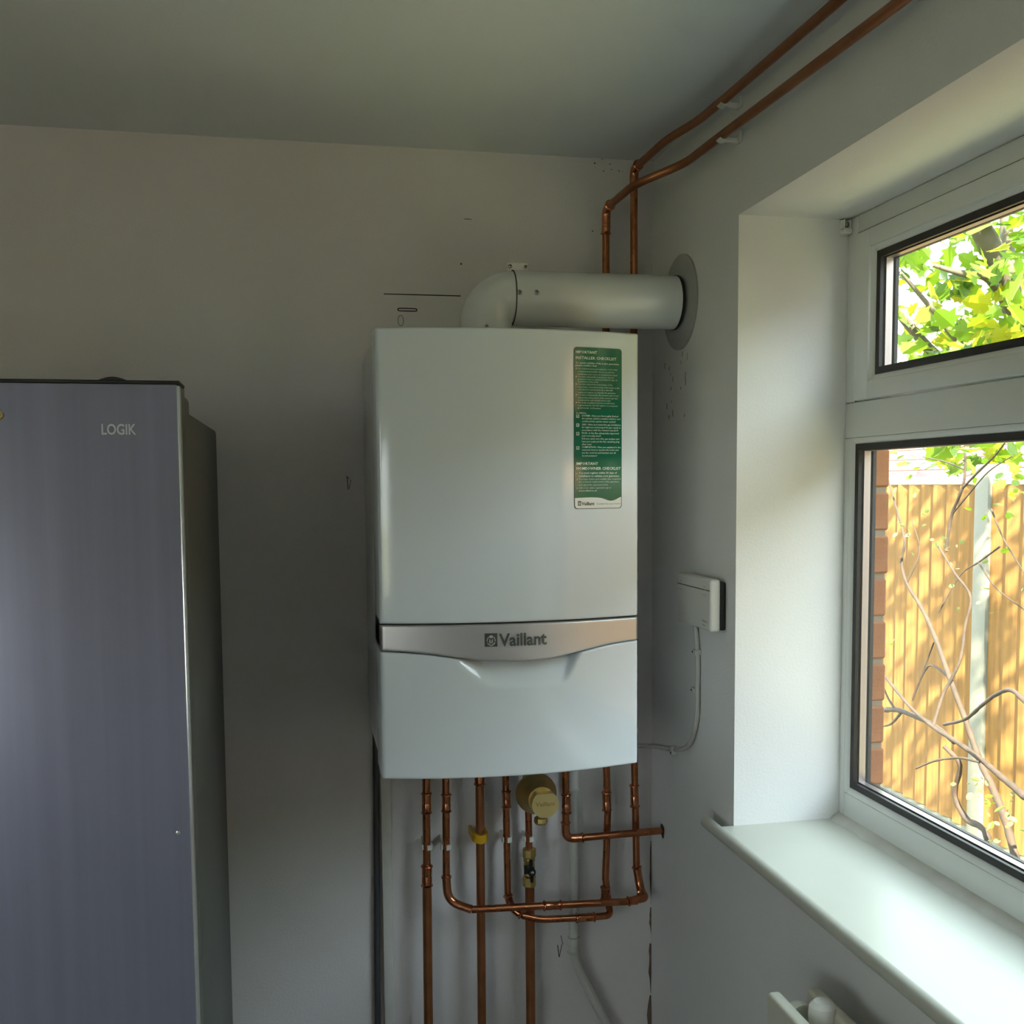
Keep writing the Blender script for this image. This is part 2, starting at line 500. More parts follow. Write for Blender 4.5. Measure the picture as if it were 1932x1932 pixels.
# ------------------------------------------------------------------ window in the right wall
XF = 0.196
win = bpy.data.objects.new('window_1', None)
COL.objects.link(win)
win.location = (XF, WY0, WZ0)
ORIGIN[win.name] = Vector(win.location)
struct(win, 'white plastic framed window with a small top light over a fixed pane')
XB = 0.245
def bar(name, y0, y1, z0, z1, x0=XF, x1=XB, parent=win, m='upvc', bev=0.003):
    return obj(name, MB().box((x0, y0, z0), (x1, y1, z1), bev, 2), m, parent)
TZ0, TZ1 = 1.7475, 1.8070
JW = 0.016
bar('frame_jamb', WY0, WY0 - JW, WZ0, TZ0)
bar('frame_jamb', WY1, WY1 + JW, WZ0, TZ0)
bar('upper_jamb', WY0, WY0 - 0.034, TZ1, WZ1)
bar('upper_jamb', WY1, WY1 + 0.034, TZ1, WZ1)
bar('frame_head', WY0 - 0.034, WY1 + 0.034, WZ1 - 0.030, WZ1)
bar('frame_cill', WY0 - JW, WY1 + JW, WZ0, 1.138)
bar('transom', WY0, WY1, TZ0, TZ1)
# glazing beads of the lower pane
def glazing(y0, y1, z0, z1, xb, parent, bw):
    """bead, black gasket, spacer bar and pane round the clear opening y0>y1"""
    for nm, a, b, c, d in (('glazing_bead', y0, y0 - bw, z0, z1), ('glazing_bead', y1 + bw, y1, z0, z1),
                           ('glazing_bead', y0 - bw, y1 + bw, z0, z0 + bw), ('glazing_bead', y0 - bw, y1 + bw, z1 - bw, z1)):
        vert = abs(a - b) < 0.05
        mb = MB()
        xa, xc = xb, xb + 0.008
        if vert:
            s = 1 if a == y0 else -1
            e = a if a == y0 else b
            mb.prism([(xa, e), (xc, e), (xc, e - s * bw), (xa + 0.002, e - s * bw * .6)], 2, c, d)
        else:
            s = 1 if c == z0 else -1
            e = c if c == z0 else d
            mb.prism([(xa, e), (xc, e), (xc, e + s * bw), (xa + 0.002, e + s * bw * .6)], 1, a, b)
            mb.v = [(p[0], p[1], p[2]) for p in mb.v]
        obj(nm, mb, 'upvc', parent)
    g = 0.011
    a0, a1, b0, b1 = y0 - bw + 0.001, y1 + bw - 0.001, z0 + bw - 0.001, z1 - bw + 0.001
    x0, x1 = xb + 0.005, xb + 0.0105
    mb = MB()
    mb.box((x0, a0, b0), (x1, a0 - g, b1)); mb.box((x0, a1, b0), (x1, a1 + g, b1))
    mb.box((x0, a0 - g, b0), (x1, a1 + g, b0 + g)); mb.box((x0, a0 - g, b1 - g), (x1, a1 + g, b1))
    obj('gasket', mb, 'gasket', parent, smooth=None)
    s = 0.012
    mb = MB()
    xs0, xs1 = xb + 0.0150, xb + 0.0270
    mb.box((xs0, a0, b0), (xs1, a0 - s, b1)); mb.box((xs0, a1, b0), (xs1, a1 + s, b1))
    mb.box((xs0, a0 - s, b0), (xs1, a1 + s, b0 + s)); mb.box((xs0, a0 - s, b1 - s), (xs1, a1 + s, b1))
    obj('spacer_bar', mb, 'spacer', parent, smooth=None)
    obj('pane', MB().box((xb + 0.0110, a0, b0), (xb + 0.0145, a1, b1)), 'glass', parent, smooth=None)
    mb = MB()
    x0, x1 = xb + 0.0320, xb + 0.0380
    mb.box((x0, a0, b0), (x1, a0 - g, b1)); mb.box((x0, a1, b0), (x1, a1 + g, b1))
    mb.box((x0, a0 - g, b0), (x1, a1 + g, b0 + g)); mb.box((x0, a0 - g, b1 - g), (x1, a1 + g, b1))
    obj('gasket', mb, 'gasket', parent, smooth=None)
glazing(WY0 - JW, WY1 + JW, 1.138, TZ0, XF + 0.001, win, 0.011)
# opening top light
SY0, SY1, SZ0, SZ1 = WY0 - 0.0345, WY1 + 0.0345, TZ1 + 0.0015, WZ1 - 0.0315
XS = XF - 0.006
sash = obj('sash', MB().box((XS, SY0, SZ0), (XB - 0.01, SY0 - 0.044, SZ1), 0.004, 2)
           .box((XS, SY1, SZ0), (XB - 0.01, SY1 + 0.044, SZ1), 0.004, 2)
           .box((XS, SY0 - 0.04, SZ0), (XB - 0.01, SY1 + 0.04, SZ0 + 0.030), 0.004, 2)
           .box((XS, SY0 - 0.04, SZ1 - 0.030), (XB - 0.01, SY1 + 0.04, SZ1), 0.004, 2), 'upvc', win)
glazing(SY0 - 0.044, SY1 + 0.044, SZ0 + 0.030, SZ1 - 0.030, XS + 0.004, sash, 0.010)
obj('sash_gap', MB().box((XF - 0.0005, SY0 + 0.0012, SZ0 - 0.001), (XF + 0.001, SY0 - 0.0002, SZ1 + 0.001))
    .box((XF - 0.0005, SY0, SZ1 - 0.0002), (XF + 0.001, SY1, SZ1 + 0.0012)), 'gasket', win, smooth=None)

# sill board with rounded nose and the sealant bead behind it
nose = [(0.199, 1.066), (0.199, 1.0865), (-0.022, 1.0865)]
for k in range(9):
    t = math.pi / 2 + math.pi * k / 8
    nose.append((-0.022 + 0.0118 * math.cos(t), 1.0747 + 0.0118 * math.sin(t)))
nose += [(0.0, 1.0629), (0.0, 1.066)]
sill = obj('trim_1', MB().prism(nose, 1, WY1 + 0.0, WY0)
           .prism([(min(p[0], -0.0005), p[1]) for p in nose[2:-1]], 1, WY0 - 0.0005, WY0 + 0.066)
           .prism([(min(p[0], -0.0005), p[1]) for p in nose[2:-1]], 1, WY1 - 0.066, WY1 + 0.0005), 'sill')
struct(sill, 'white gloss window sill board with rounded nose')
n = 40
vs_, fs = [], []
for i in range(n + 1):
    y = WY0 + (WY1 - WY0) * i / n
    k = 1 + 0.18 * math.sin(i * 1.7) + random.uniform(-.08, .08)
    vs_ += [(XF + 0.001, y, 1.0985), (XF - 0.010 * k, y, 1.0925), (XF - 0.017 * k, y, 1.0862), (XF + 0.001, y, 1.0862)]
for i in range(n):
    for j in range(3):
        fs.append((4 * i + j, 4 * i + j + 1, 4 * i + 5 + j, 4 * i + 4 + j))
obj('sealant_bead', MB().add(vs_, fs), 'sealant', sill, smooth=60)

# roller blind bracket in the upper corner of the reveal
br = thing('blind_bracket', (0.188, WY0, 2.085), 'small white roller blind bracket in the top corner of the window recess', 'bracket')
obj('back_plate', MB().box((0.180, WY0, 2.087), (0.1955, WY0 - 0.003, 2.1130), 0.001, 1), 'white_plastic', br)
obj('cup', MB().box((0.1805, WY0 - 0.003, 2.087), (0.195, WY0 - 0.018, 2.096), 0.0015, 1), 'white_plastic', br)
obj('side_cheek', MB().box((0.1805, WY0 - 0.003, 2.096), (0.1835, WY0 - 0.015, 2.111), 0.001, 1).box((0.192, WY0 - 0.003, 2.096), (0.195, WY0 - 0.015, 2.111), 0.001, 1), 'white_plastic', br)
obj('pin', MB().rev((0.1875, WY0 - 0.003, 2.103), (0, -1, 0), [(0, .0035), (0.009, .0035), (0.010, .002)], 12), 'steel', br)

# second window, unseen behind the camera, added to bring in fill light
win2 = bpy.data.objects.new('fill_window_2', None)
COL.objects.link(win2)
win2.location = (RX0, YR, RZ0)
ORIGIN[win2.name] = Vector(win2.location)
struct(win2, 'added white framed window in the unseen rear wall, for fill light')
for nm, a, b in (('frame_jamb', (RX0, YR - 0.16, RZ0), (RX0 + 0.06, YR - 0.10, RZ1)), ('frame_jamb', (RX1 - 0.06, YR - 0.16, RZ0), (RX1, YR - 0.10, RZ1)),
                 ('mullion', ((RX0 + RX1) / 2 - 0.03, YR - 0.16, RZ0 + 0.06), ((RX0 + RX1) / 2 + 0.03, YR - 0.10, RZ1 - 0.06)),
                 ('frame_head', (RX0 + 0.06, YR - 0.16, RZ1 - 0.06), (RX1 - 0.06, YR - 0.10, RZ1)),
                 ('frame_cill', (RX0 + 0.06, YR - 0.16, RZ0), (RX1 - 0.06, YR - 0.10, RZ0 + 0.06))):
    obj(nm, MB().box(a, b, 0.004, 2), 'upvc', win2)
obj('pane', MB().box((RX0 + 0.06, YR - 0.132, RZ0 + 0.06), ((RX0 + RX1) / 2 - 0.03, YR - 0.128, RZ1 - 0.06)), 'glass', win2, smooth=None)
obj('pane', MB().box(((RX0 + RX1) / 2 + 0.03, YR - 0.132, RZ0 + 0.06), (RX1 - 0.06, YR - 0.128, RZ1 - 0.06)), 'glass', win2, smooth=None)

win3 = bpy.data.objects.new('fill_window_3', None)  # unseen left window, added to brighten the right wall
COL.objects.link(win3)
win3.location = (XW, LY0, LZ0)
ORIGIN[win3.name] = Vector(win3.location)
struct(win3, 'added white framed window in the left wall, unseen, for fill light')
for nm, a, b in (('frame_jamb', (XW - 0.16, LY0, LZ0), (XW - 0.10, LY0 + 0.06, LZ1)), ('frame_jamb', (XW - 0.16, LY1 - 0.06, LZ0), (XW - 0.10, LY1, LZ1)),
                 ('frame_head', (XW - 0.16, LY0 + 0.06, LZ1 - 0.06), (XW - 0.10, LY1 - 0.06, LZ1)),
                 ('frame_cill', (XW - 0.16, LY0 + 0.06, LZ0), (XW - 0.10, LY1 - 0.06, LZ0 + 0.06))):
    obj(nm, MB().box(a, b, 0.004, 2), 'upvc', win3)
obj('pane', MB().box((XW - 0.132, LY0 + 0.06, LZ0 + 0.06), (XW - 0.128, LY1 - 0.06, LZ1 - 0.06)), 'glass', win3, smooth=None)

# ------------------------------------------------------------------ boiler
BXA, BXB = -0.5968, -0.1630
BXC, BHW = (BXA + BXB) / 2, (BXB - BXA) / 2
BZ0, BZ1 = 1.199, 1.9212
BFY, BULGE, BBACK = -0.400, 0.032, -0.30
def fy(x):
    return BFY - BULGE * (1 - ((x - BXC) / BHW) ** 2)
def edge_round(d, r):
    return r - math.sqrt(max(0.0, r * r - max(0.0, r - d) ** 2)) if d < r else 0.0
def band_bottom(x):
    pts = [(-0.62, 1.4100), (-0.5945, 1.4088), (-0.5605, 1.4068), (-0.52, 1.4030), (-0.483, 1.3975), (-0.4393, 1.3915), (-0.3861, 1.3880), (-0.3324, 1.3885), (-0.2779, 1.3975),
           (-0.2227, 1.4072), (-0.19, 1.4100), (-0.1622, 1.4112), (-0.14, 1.4118)]
    for (a, za), (b, zb) in zip(pts, pts[1:]):
        if a <= x <= b:
            t = (x - a) / (b - a)
            i = pts.index((a, za))
            m0 = (zb - pts[i - 1][1]) / (b - pts[i - 1][0]) if i > 0 else (zb - za) / (b - a)
            m1 = (pts[i + 2][1] - za) / (pts[i + 2][0] - a) if i + 2 < len(pts) else (zb - za) / (b - a)
            h = b - a
            return (2 * t**3 - 3 * t * t + 1) * za + (t**3 - 2 * t * t + t) * h * m0 + (-2 * t**3 + 3 * t * t) * zb + (t**3 - t * t) * h * m1
    return 1.409
def sstep(t):
    t = max(0.0, min(1.0, t))
    return t * t * (3 - 2 * t)
def scoop(x, z):
    k = (z - 1.346) / 0.055
    xl = -0.438 - 0.050 * k
    xr = -0.296 + 0.028 * k
    kk = max(0.0, min(1.0, k))
    ramp_ = kk if kk > 0.12 else 0.5 * kk * kk / 0.12 + kk * 0.5
    return 0.030 * sstep((x - xl) / 0.045) * sstep((xr - x) / 0.010) * ramp_
def front_shell(zlo, zhi, off=0.0, recess=None, nx=36, nz=20, er=0.006, back=BBACK):
    e = [0, .0012, .0026, .0045, .0075, .012]
    xs = [BXA + v for v in e] + [BXA + .012 + (2 * BHW - .024) * i / nx for i in range(1, nx)] + [BXB - v for v in reversed(e)]
    fz = [0, .0010, .0022, .004]
    vs_, fs = [], []
    cols = []
    for x in xs:
        a, b = zlo(x), zhi(x)
        zz = [a + v for v in fz] + [a + .004 + (b - a - .008) * i / nz for i in range(1, nz)] + [b - v for v in reversed(fz)]
        col = []
        for z in zz:
            d = edge_round(min(x - BXA, BXB - x), er) + edge_round(min(z - a, b - z), 0.003)
            y = fy(x) - off + d + (recess(x, z) if recess else 0)
            col.append(len(vs_))
            vs_.append((x, y, z))
        cols.append(col)
    for c0, c1 in zip(cols, cols[1:]):
        for i in range(len(c0) - 1):
            fs.append((c0[i], c1[i], c1[i + 1], c0[i + 1]))
    loop = [c[0] for c in cols] + cols[-1][1:] + [c[-1] for c in reversed(cols[:-1])] + list(reversed(cols[0][1:-1]))
    o = len(vs_)
    for i in loop:
        vs_.append((vs_[i][0], back, vs_[i][2]))
    m_ = len(loop)
    for i in range(m_):
        fs.append((loop[i], loop[(i + 1) % m_], o + (i + 1) % m_, o + i))
    # back cover as strips between top and bottom rows
    nb = len(cols)
    bot = list(range(o, o + nb))
    nzv = len(cols[0])
    top = [o + nb + (nzv - 1) - 1 + i for i in range(nb)]
    return MB().add(vs_, fs)
boiler = thing('wall_boiler', (BXC, -0.18, BZ0), 'white wall-hung gas boiler with silver band, green checklist sticker and rounded front', 'boiler')
obj('casing', MB().box((BXA + 0.004, -0.296, BZ0 + 0.004), (BXB - 0.004, -0.0005, BZ1 - 0.006), 0.004, 2), 'boiler_side', boiler)
obj('front_cover_rim', MB().box((BXA + 0.0015, -0.304, BZ0 + 0.002), (BXB - 0.0015, -0.292, BZ1 - 0.003), 0.001, 1), 'darkline', boiler)
BT = 1.4502
upper = obj('upper_front_panel', front_shell(lambda x: BT + 0.0022, lambda x: BZ1, nz=24), 'boiler', boiler, smooth=50)
obj('panel_gap', front_shell(lambda x: band_bottom(x) + 0.006, lambda x: BT + 0.008, off=-0.006, nz=10), 'darkline', boiler, smooth=50)
band = obj('silver_band', front_shell(lambda x: band_bottom(x), lambda x: BT, off=0.0010, nz=10), 'silver', boiler, smooth=50)
band['label'] = 'brushed silver plastic band with lettering'
lower = obj('lower_flap', front_shell(lambda x: BZ0, lambda x: band_bottom(x) - 0.0012, recess=scoop, nx=90, nz=60), 'boiler', boiler, smooth=60)
lower['label'] = 'white hinged flap with a scooped finger grip'

def on_front(v, f, x0, z0, off, mb, flat=True, shear=0.0):
    mb.add([(x0 + p[0], fy(x0 + p[0]) - off - (0 if flat else p[2]), z0 + p[1]) for p in v], f)
# lettering and emblem on the band
v, f = text_mesh('Vaillant', 0.0790, 0.0205, extrude=0.0, bold=0.02, res=4)
mb = MB()
on_front(v, f, -0.4085, 1.4148, 0.0024, mb)
on_front(v, f, -0.4082, 1.4145, 0.0016, mb)
obj('band_lettering', mb, 'badge', band, smooth=None)
mb = MB()
ex0, ez0, es = -0.4318, 1.4140, 0.0205
mb.add([(ex0 + i * es / 4, fy(ex0 + i * es / 4) - o, ez0 + k * es * 1.06) for o in (0.0008, 0.0022) for k in (0, 1) for i in range(5)],
       [(i, i + 1, i + 6, i + 5) for i in range(4)] + [(10 + i, 11 + i, 16 + i, 15 + i) for i in range(4)] + [(i, i + 1, i + 11, i + 10) for i in range(4)]
       + [(5 + i, 6 + i, 16 + i, 15 + i) for i in range(4)] + [(0, 5, 15, 10), (4, 9, 19, 14)])
emb = obj('emblem_plate', mb, 'badge', band, smooth=None)
def flat_ring(cx, cz, r0x, r0z, w, t0, t1, off, mb, n=18):
    vs_, fs = [], []
    for i in range(n + 1):
        t = math.radians(t0 + (t1 - t0) * i / n)
        for k in (0, 1):
            x, z = cx + (r0x - k * w) * math.cos(t), cz + (r0z - k * w) * math.sin(t)
            vs_.append((x, fy(x) - off, z))
    fs = [(2 * i, 2 * i + 2, 2 * i + 3, 2 * i + 1) for i in range(n)]
    mb.add(vs_, fs)
def flat_disc(cx, cz, rx, rz, off, mb, n=16):
    mb.add([(cx + rx * math.cos(2 * math.pi * i / n), fy(cx) - off, cz + rz * math.sin(2 * math.pi * i / n)) for i in range(n)], [tuple(range(n))])
def emblem(cx, cz, s, off, mb):
    flat_ring(cx, cz - .06 * s, .36 * s, .40 * s, .085 * s, 200, 340, off, mb)
    flat_ring(cx, cz - .06 * s, .36 * s, .40 * s, .085 * s, 120, 188, off, mb)
    flat_ring(cx, cz - .06 * s, .36 * s, .40 * s, .085 * s, -8, 60, off, mb)
    flat_disc(cx, cz + .27 * s, .15 * s, .11 * s, off, mb)
    flat_disc(cx - .11 * s, cz - .10 * s, .045 * s, .19 * s, off, mb)
    flat_disc(cx + .11 * s, cz - .10 * s, .045 * s, .19 * s, off, mb)
    flat_disc(cx, cz - .16 * s, .035 * s, .16 * s, off, mb)
mb = MB()
emblem(ex0 + es / 2, ez0 + es * .53, es, 0.0027, mb)
obj('emblem_mark', mb, 'emblem', band, smooth=None)

# checklist sticker
SX0, SX1, SZT, SZB = -0.2803, -0.1958, 1.8935, 1.6340
def sticker_sheet(x0, x1, ztop, zbot, off, rad, corner_top=True, corner_bot=True, n=28):
    vs_, fs = [], []
    for i in range(n + 1):
        t = i / n
        x = x0 + (x1 - x0) * (0.5 - 0.5 * math.cos(math.pi * t))
        d = min(x - x0, x1 - x)
        e = edge_round(d, rad)
        zt_ = ztop(x) if callable(ztop) else ztop
        zb_ = zbot(x) if callable(zbot) else zbot
        zt_ -= e if corner_top else 0
        zb_ += e if corner_bot else 0
        vs_ += [(x, fy(x) - off, zb_), (x, fy(x) - off, zt_), (x, fy(x) - off + 0.0004, zb_), (x, fy(x) - off + 0.0004, zt_)]
    for i in range(n):
        a = 4 * i
        fs += [(a, a + 4, a + 5, a + 1), (a + 2, a + 3, a + 7, a + 6), (a, a + 2, a + 6, a + 4), (a + 1, a + 5, a + 7, a + 3)]
    fs += [(0, 1, 3, 2), (4 * n, 4 * n + 2, 4 * n + 3, 4 * n + 1)]
    return MB().add(vs_, fs)
sticker = obj('checklist_sticker', sticker_sheet(SX0 - .0006, SX1 + .0006, SZT + .0006, SZB - .0006, 0.0006, 0.0055), 'print_dark', boiler, smooth=None)
sticker['label'] = 'tall green and white checklist sticker'
def wave(x):
    t = (x - SX0) / (SX1 - SX0)
    return SZB + 0.0172 - 0.0045 * math.exp(-((t - .76) / .15) ** 2) + 0.0008 * math.sin(t * 5) + (0.0022 * sstep((t - .85) / .15))
obj('green_field', sticker_sheet(SX0, SX1, SZT, wave, 0.0009, 0.005, True, False), 'green', sticker, smooth=None)
obj('white_footer', sticker_sheet(SX0 + .0006, SX1 - .0006, wave, SZB + .0004, 0.0009, 0.005, False, True), 'sticker_white', sticker, smooth=None)
KX = (SX1 - SX0) / 485.0
KZ = (SZT - SZB) / 1580.0
def cz_(cy): return SZT - (cy - 195) * KZ
def cx_(c): return SX0 + (c - 210) * KX
LINES = [  # text, left, right, baseline, cap height, weight
 ('IMPORTANT', 225, 440, 252, 27, .014), ('INSTALLER CHECKLIST', 225, 640, 308, 28, .014),
 ('To ensure validity of the boiler guarantee,', 225, 670, 352, 17, .010), ('please confirm that:', 225, 440, 377, 17, .010),
 ('The technical survey and completion of the boiler', 247, 652, 407, 14, 0), ('commissioning checklist carried out with the', 247, 622, 434, 14, 0), ('benchmark service log book completed and signed', 247, 648, 461, 14, 0),
 ('You have advised the homeowner that the', 247, 616, 486, 14, 0), ('guarantee must be registered within 30 days of', 247, 648, 510, 14, 0), ('installation of the boiler', 247, 455, 534, 14, 0),
 ('You have advised the homeowner of the', 247, 600, 559, 14, 0), ('importance of annual servicing of the boiler to the', 247, 672, 586, 14, 0), ('manufacturer instructions by a Gas Safe', 247, 603, 611, 14, 0), ('registered engineer to maintain the guarantee', 247, 634, 638, 14, 0),
 ('You have completed the Benchmark logbook and', 247, 662, 663, 14, 0), ('advised the homeowner of the need to get this', 247, 655, 690, 14, 0), ('completed at each annual service visit', 247, 578, 714, 14, 0),
 ('The boiler installation has been notified and', 247, 620, 739, 14, 0), ('registered via the Gas Safe register or a competent', 247, 655, 764, 14, 0), ('persons scheme', 247, 478, 790, 14, 0),
 ('In addition:', 230, 330, 840, 16, .010),
 ('SYSTEM - Have you thoroughly flushed', 285, 660, 867, 16, .008), ('the system, added a suitable inhibitor and', 285, 680, 894, 16, .004), ('confirmed the system water quality?', 285, 634, 922, 16, .004),
 ('GAS - Have you tested the gas installation', 285, 686, 953, 16, .008), ('for tightness and purged the gas supply in', 285, 684, 980, 16, .004), ('accordance with the relevant standard?', 285, 660, 1008, 16, .004),
 ('FLUE - Is the flue adequately supported', 285, 666, 1037, 16, .008), ('and correctly sited?', 285, 478, 1064, 16, .004), ('Did you carry out a flue gas analysis and', 285, 670, 1092, 16, .004), ('have you replaced the flue sampling plug', 285, 672, 1120, 16, .004), ('after use?', 285, 382, 1147, 16, .004),
 ('COMPLETION - Have you explained to the', 285, 686, 1175, 16, .008), ('customer how to operate the boiler and', 285, 662, 1202, 16, .004), ('use the controls and handed over all', 285, 632, 1231, 16, .004), ('documentation?', 285, 440, 1260, 16, .004),
 ('IMPORTANT', 230, 448, 1343, 27, .014), ('HOMEOWNER CHECKLIST', 230, 687, 1391, 28, .014),
 ('You must register within 30 days of', 253, 645, 1430, 18, .014), ('installation to validate your guarantee', 253, 670, 1461, 18, .014),
 ('You must ensure your installer has completed', 253, 685, 1490, 15, 0), ('the technical requirements of the guarantee', 253, 670, 1517, 15, 0), ('and signed the guarantee form', 253, 550, 1547, 15, 0),
 ('Call or for online registration go to', 253, 584, 1577, 15, 0), ('www.vaillant.co.uk', 253, 438, 1605, 15, .010)]
mb = MB()
for txt, a, b, base, cap, wgt in LINES:
    v, f = text_mesh(txt, (b - a) * KX, cap * KZ, bold=wgt, res=1)
    on_front(v, f, cx_(a), cz_(base), 0.0011, mb)
for cy in (400, 478, 552, 656, 732, 1425, 1487, 1573):
    flat_disc(cx_(236 if cy > 1000 else 231), cz_(cy), 4.5 * KX, 4.5 * KX, 0.0011, mb, 8)
for cy in (865, 953, 1037, 1177):
    x0, x1, z0, z1, w = cx_(229), cx_(258), cz_(cy + 15), cz_(cy - 15), 4 * KX
    for q in ((x0, x1, z0, z0 + w), (x0, x1, z1 - w, z1), (x0, x0 + w, z0, z1), (x1 - w, x1, z0, z1)):
        mb.add([(q[0], fy(q[0]) - .0011, q[2]), (q[1], fy(q[1]) - .0011, q[2]), (q[1], fy(q[1]) - .0011, q[3]), (q[0], fy(q[0]) - .0011, q[3])], [(0, 1, 2, 3)])
    xm = (x0 + x1) / 2
    mb.add([(xm - 9 * KX, fy(xm) - .0011, cz_(cy)), (xm - 2 * KX, fy(xm) - .0011, cz_(cy + 9)), (xm + 11 * KX, fy(xm) - .0011, cz_(cy - 10)), (xm - 2 * KX, fy(xm) - .0011, cz_(cy + 3))], [(0, 1, 2, 3)])
obj('printed_text', mb, 'print_white', sticker, smooth=None)
mb = MB()
v, f = text_mesh('Vaillant', 132 * KX, 33 * KZ, bold=0.03, res=2)
on_front(v, f, cx_(279), cz_(1742), 0.0011, mb)
x0, x1, z0, z1 = cx_(243), cx_(275), cz_(1746), cz_(1700)
mb.add([(x0, fy(x0) - .0011, z0), (x1, fy(x1) - .0011, z0), (x1, fy(x1) - .0011, z1), (x0, fy(x0) - .0011, z1)], [(0, 1, 2, 3)])
v, f = text_mesh('Comfort for your home', 248 * KX, 17 * KZ, bold=0.0, res=2)
on_front(v, f, cx_(434), cz_(1738), 0.0011, mb)
obj('footer_print', mb, 'print_dark', sticker, smooth=None)
mb = MB()
emblem((x0 + x1) / 2, (z0 + z1) / 2, x1 - x0, 0.0013, mb)
obj('footer_emblem', mb, 'sticker_white', sticker, smooth=None)

# ------------------------------------------------------------------ flue
FY_, FZ, FR = -0.180, 2.0125, 0.0495
flue = thing('flue_pipe', (-0.385, FY_, BZ1), 'white enamelled flue elbow and pipe running from boiler top into the wall', 'flue')
FXC = -0.3800
FE = 0.0478
obj('flue_tube', MB().tube([(FXC + FE + 0.001, FY_, FZ), (-0.02, FY_, FZ)], FR, 40), 'flue', flue, smooth=60)
# tight elbow: a short upright, then a bend about the inner corner into the horizontal tube
n = 40
vs_, fs = [], []
rows = []
cxs, czs = FXC + FE, FZ - FE
rings = [(-90, 0.060), (-90, 0.0)] + [(-90 + 90 * k / 14, None) for k in range(1, 14)] + [(0, 0.0), (0, 0.004)]
for ang, ext in rings:
    t = math.radians(90 + ang)     # 0 = upright end, pi/2 = horizontal end
    row = []
    for j in range(n):
        p = 2 * math.pi * j / n
        side = math.sin(p) * FE
        # bend about the inner corner
        R0 = FZ - czs
        rr = R0 + math.cos(p) * FE
        rr = max(rr, 0.001)
        x = cxs + 0.0 - rr * math.cos(t)
        z = czs + rr * math.sin(t)
        if ext and ang == -90:
            z -= ext
        if ext and ang == 0:
            x += ext
        row.append(len(vs_))
        vs_.append((x, FY_ + side, z))
    rows.append(row)
for a, b in zip(rows, rows[1:]):
    for j in range(n):
        fs.append((a[j], a[(j + 1) % n], b[(j + 1) % n], b[j]))
obj('flue_elbow', MB().add(vs_, fs), 'flue', flue, smooth=60)
XJ = cxs - 0.0165
obj('joint_line', MB().tube([(XJ + 0.016, FY_, FZ), (XJ + 0.0175, FY_, FZ)], FR + 0.0003, 40), 'darkline', flue)
obj('clamp_tab', MB().box((-0.3405, FY_ - 0.004, FZ + FR - 0.002), (-0.3020, FY_ + 0.004, FZ + FR + 0.0135), 0.001, 1), 'white_plastic', flue)
def screw(p, ax, parent, r=0.0042):
    s = obj('screw', MB().rev(p, ax, [(0, r), (0.0015, r), (0.0026, r * .7), (0.003, r * .3)], 14), 'steel', parent)
    p = Vector(p) + Vector(ax) * 0.0028
    obj('slot', MB().box((p.x - r * .55, p.y - .0006, p.z - r * .12), (p.x + r * .55, p.y, p.z + r * .12)).box((p.x - r * .12, p.y - .0006, p.z - r * .55), (p.x + r * .12, p.y, p.z + r * .55)), 'darkline', s, smooth=None)
screw((-0.3352, FY_ - 0.004, FZ + FR + 0.0065), (0, -1, 0), flue, 0.0034)
screw((-0.3068, FY_ - 0.004, FZ + FR + 0.0065), (0, -1, 0), flue, 0.0034)
screw((-0.3275, FY_ - FR + 0.0003, FZ + 0.002), (0, -1, 0), flue, 0.0042)
screw((-0.2965, FY_ - FR + 0.0003, FZ + 0.002), (0, -1, 0), flue, 0.0042)
screw((-0.3874, FY_ - FE + 0.0008, 1.9535), (0, -1, 0), flue, 0.0040)
CR = 0.089
obj('wall_collar', MB().rev((0.0, FY_ + 0.018, FZ + 0.004), (-1, 0, 0), [(0, CR), (0.0035, CR), (0.006, CR - 0.006), (0.010, FR + 0.012), (0.016, FR + 0.003), (0.0175, FR - 0.002)], 48), 'seal', flue, smooth=50)
obj('collar_gasket', MB().tube([(-0.0215, FY_, FZ), (-0.0165, FY_, FZ)], FR + 0.0008, 40), 'darkline', flue)

# ------------------------------------------------------------------ copper pipe runs
def coupling(a, b, r, parent, name='coupling', m='copper_bright'):
    a, b = Vector(a), Vector(b)
    L = (b - a).length
    R = r + 0.0013
    prof = [(0, r), (0, R), (0.001, R + .0016), (0.003, R + .0020), (0.0045, R), (L / 2 - .002, R), (L / 2 - .0005, R - .0006), (L / 2 + .0005, R - .0006), (L / 2 + .002, R),
            (L - 0.0045, R), (L - 0.003, R + .0020), (L - 0.001, R + .0016), (L, R), (L, r)]
    return obj(name, MB().rev(a, b - a, prof, 18), m, parent, smooth=50)
def elbow(p0, pc, p1, r, parent, m='copper_bright'):
    pts = fillet([p0, pc, p1], min((Vector(p0) - Vector(pc)).length, (Vector(p1) - Vector(pc)).length) * .9)
    R = r + 0.0013
    e = obj('elbow', MB().tube(pts, R, 16), m, parent, smooth=50)
    for q, w in ((p0, pc), (p1, pc)):
        d = (Vector(w) - Vector(q)).normalized()
        obj('collar_ring', MB().rev(Vector(q), d, [(0, r), (.0004, R + .001), (.002, R + .0022), (.004, R + .001), (.005, R)], 16), m, e, smooth=50)
    return e
R15 = 0.0074

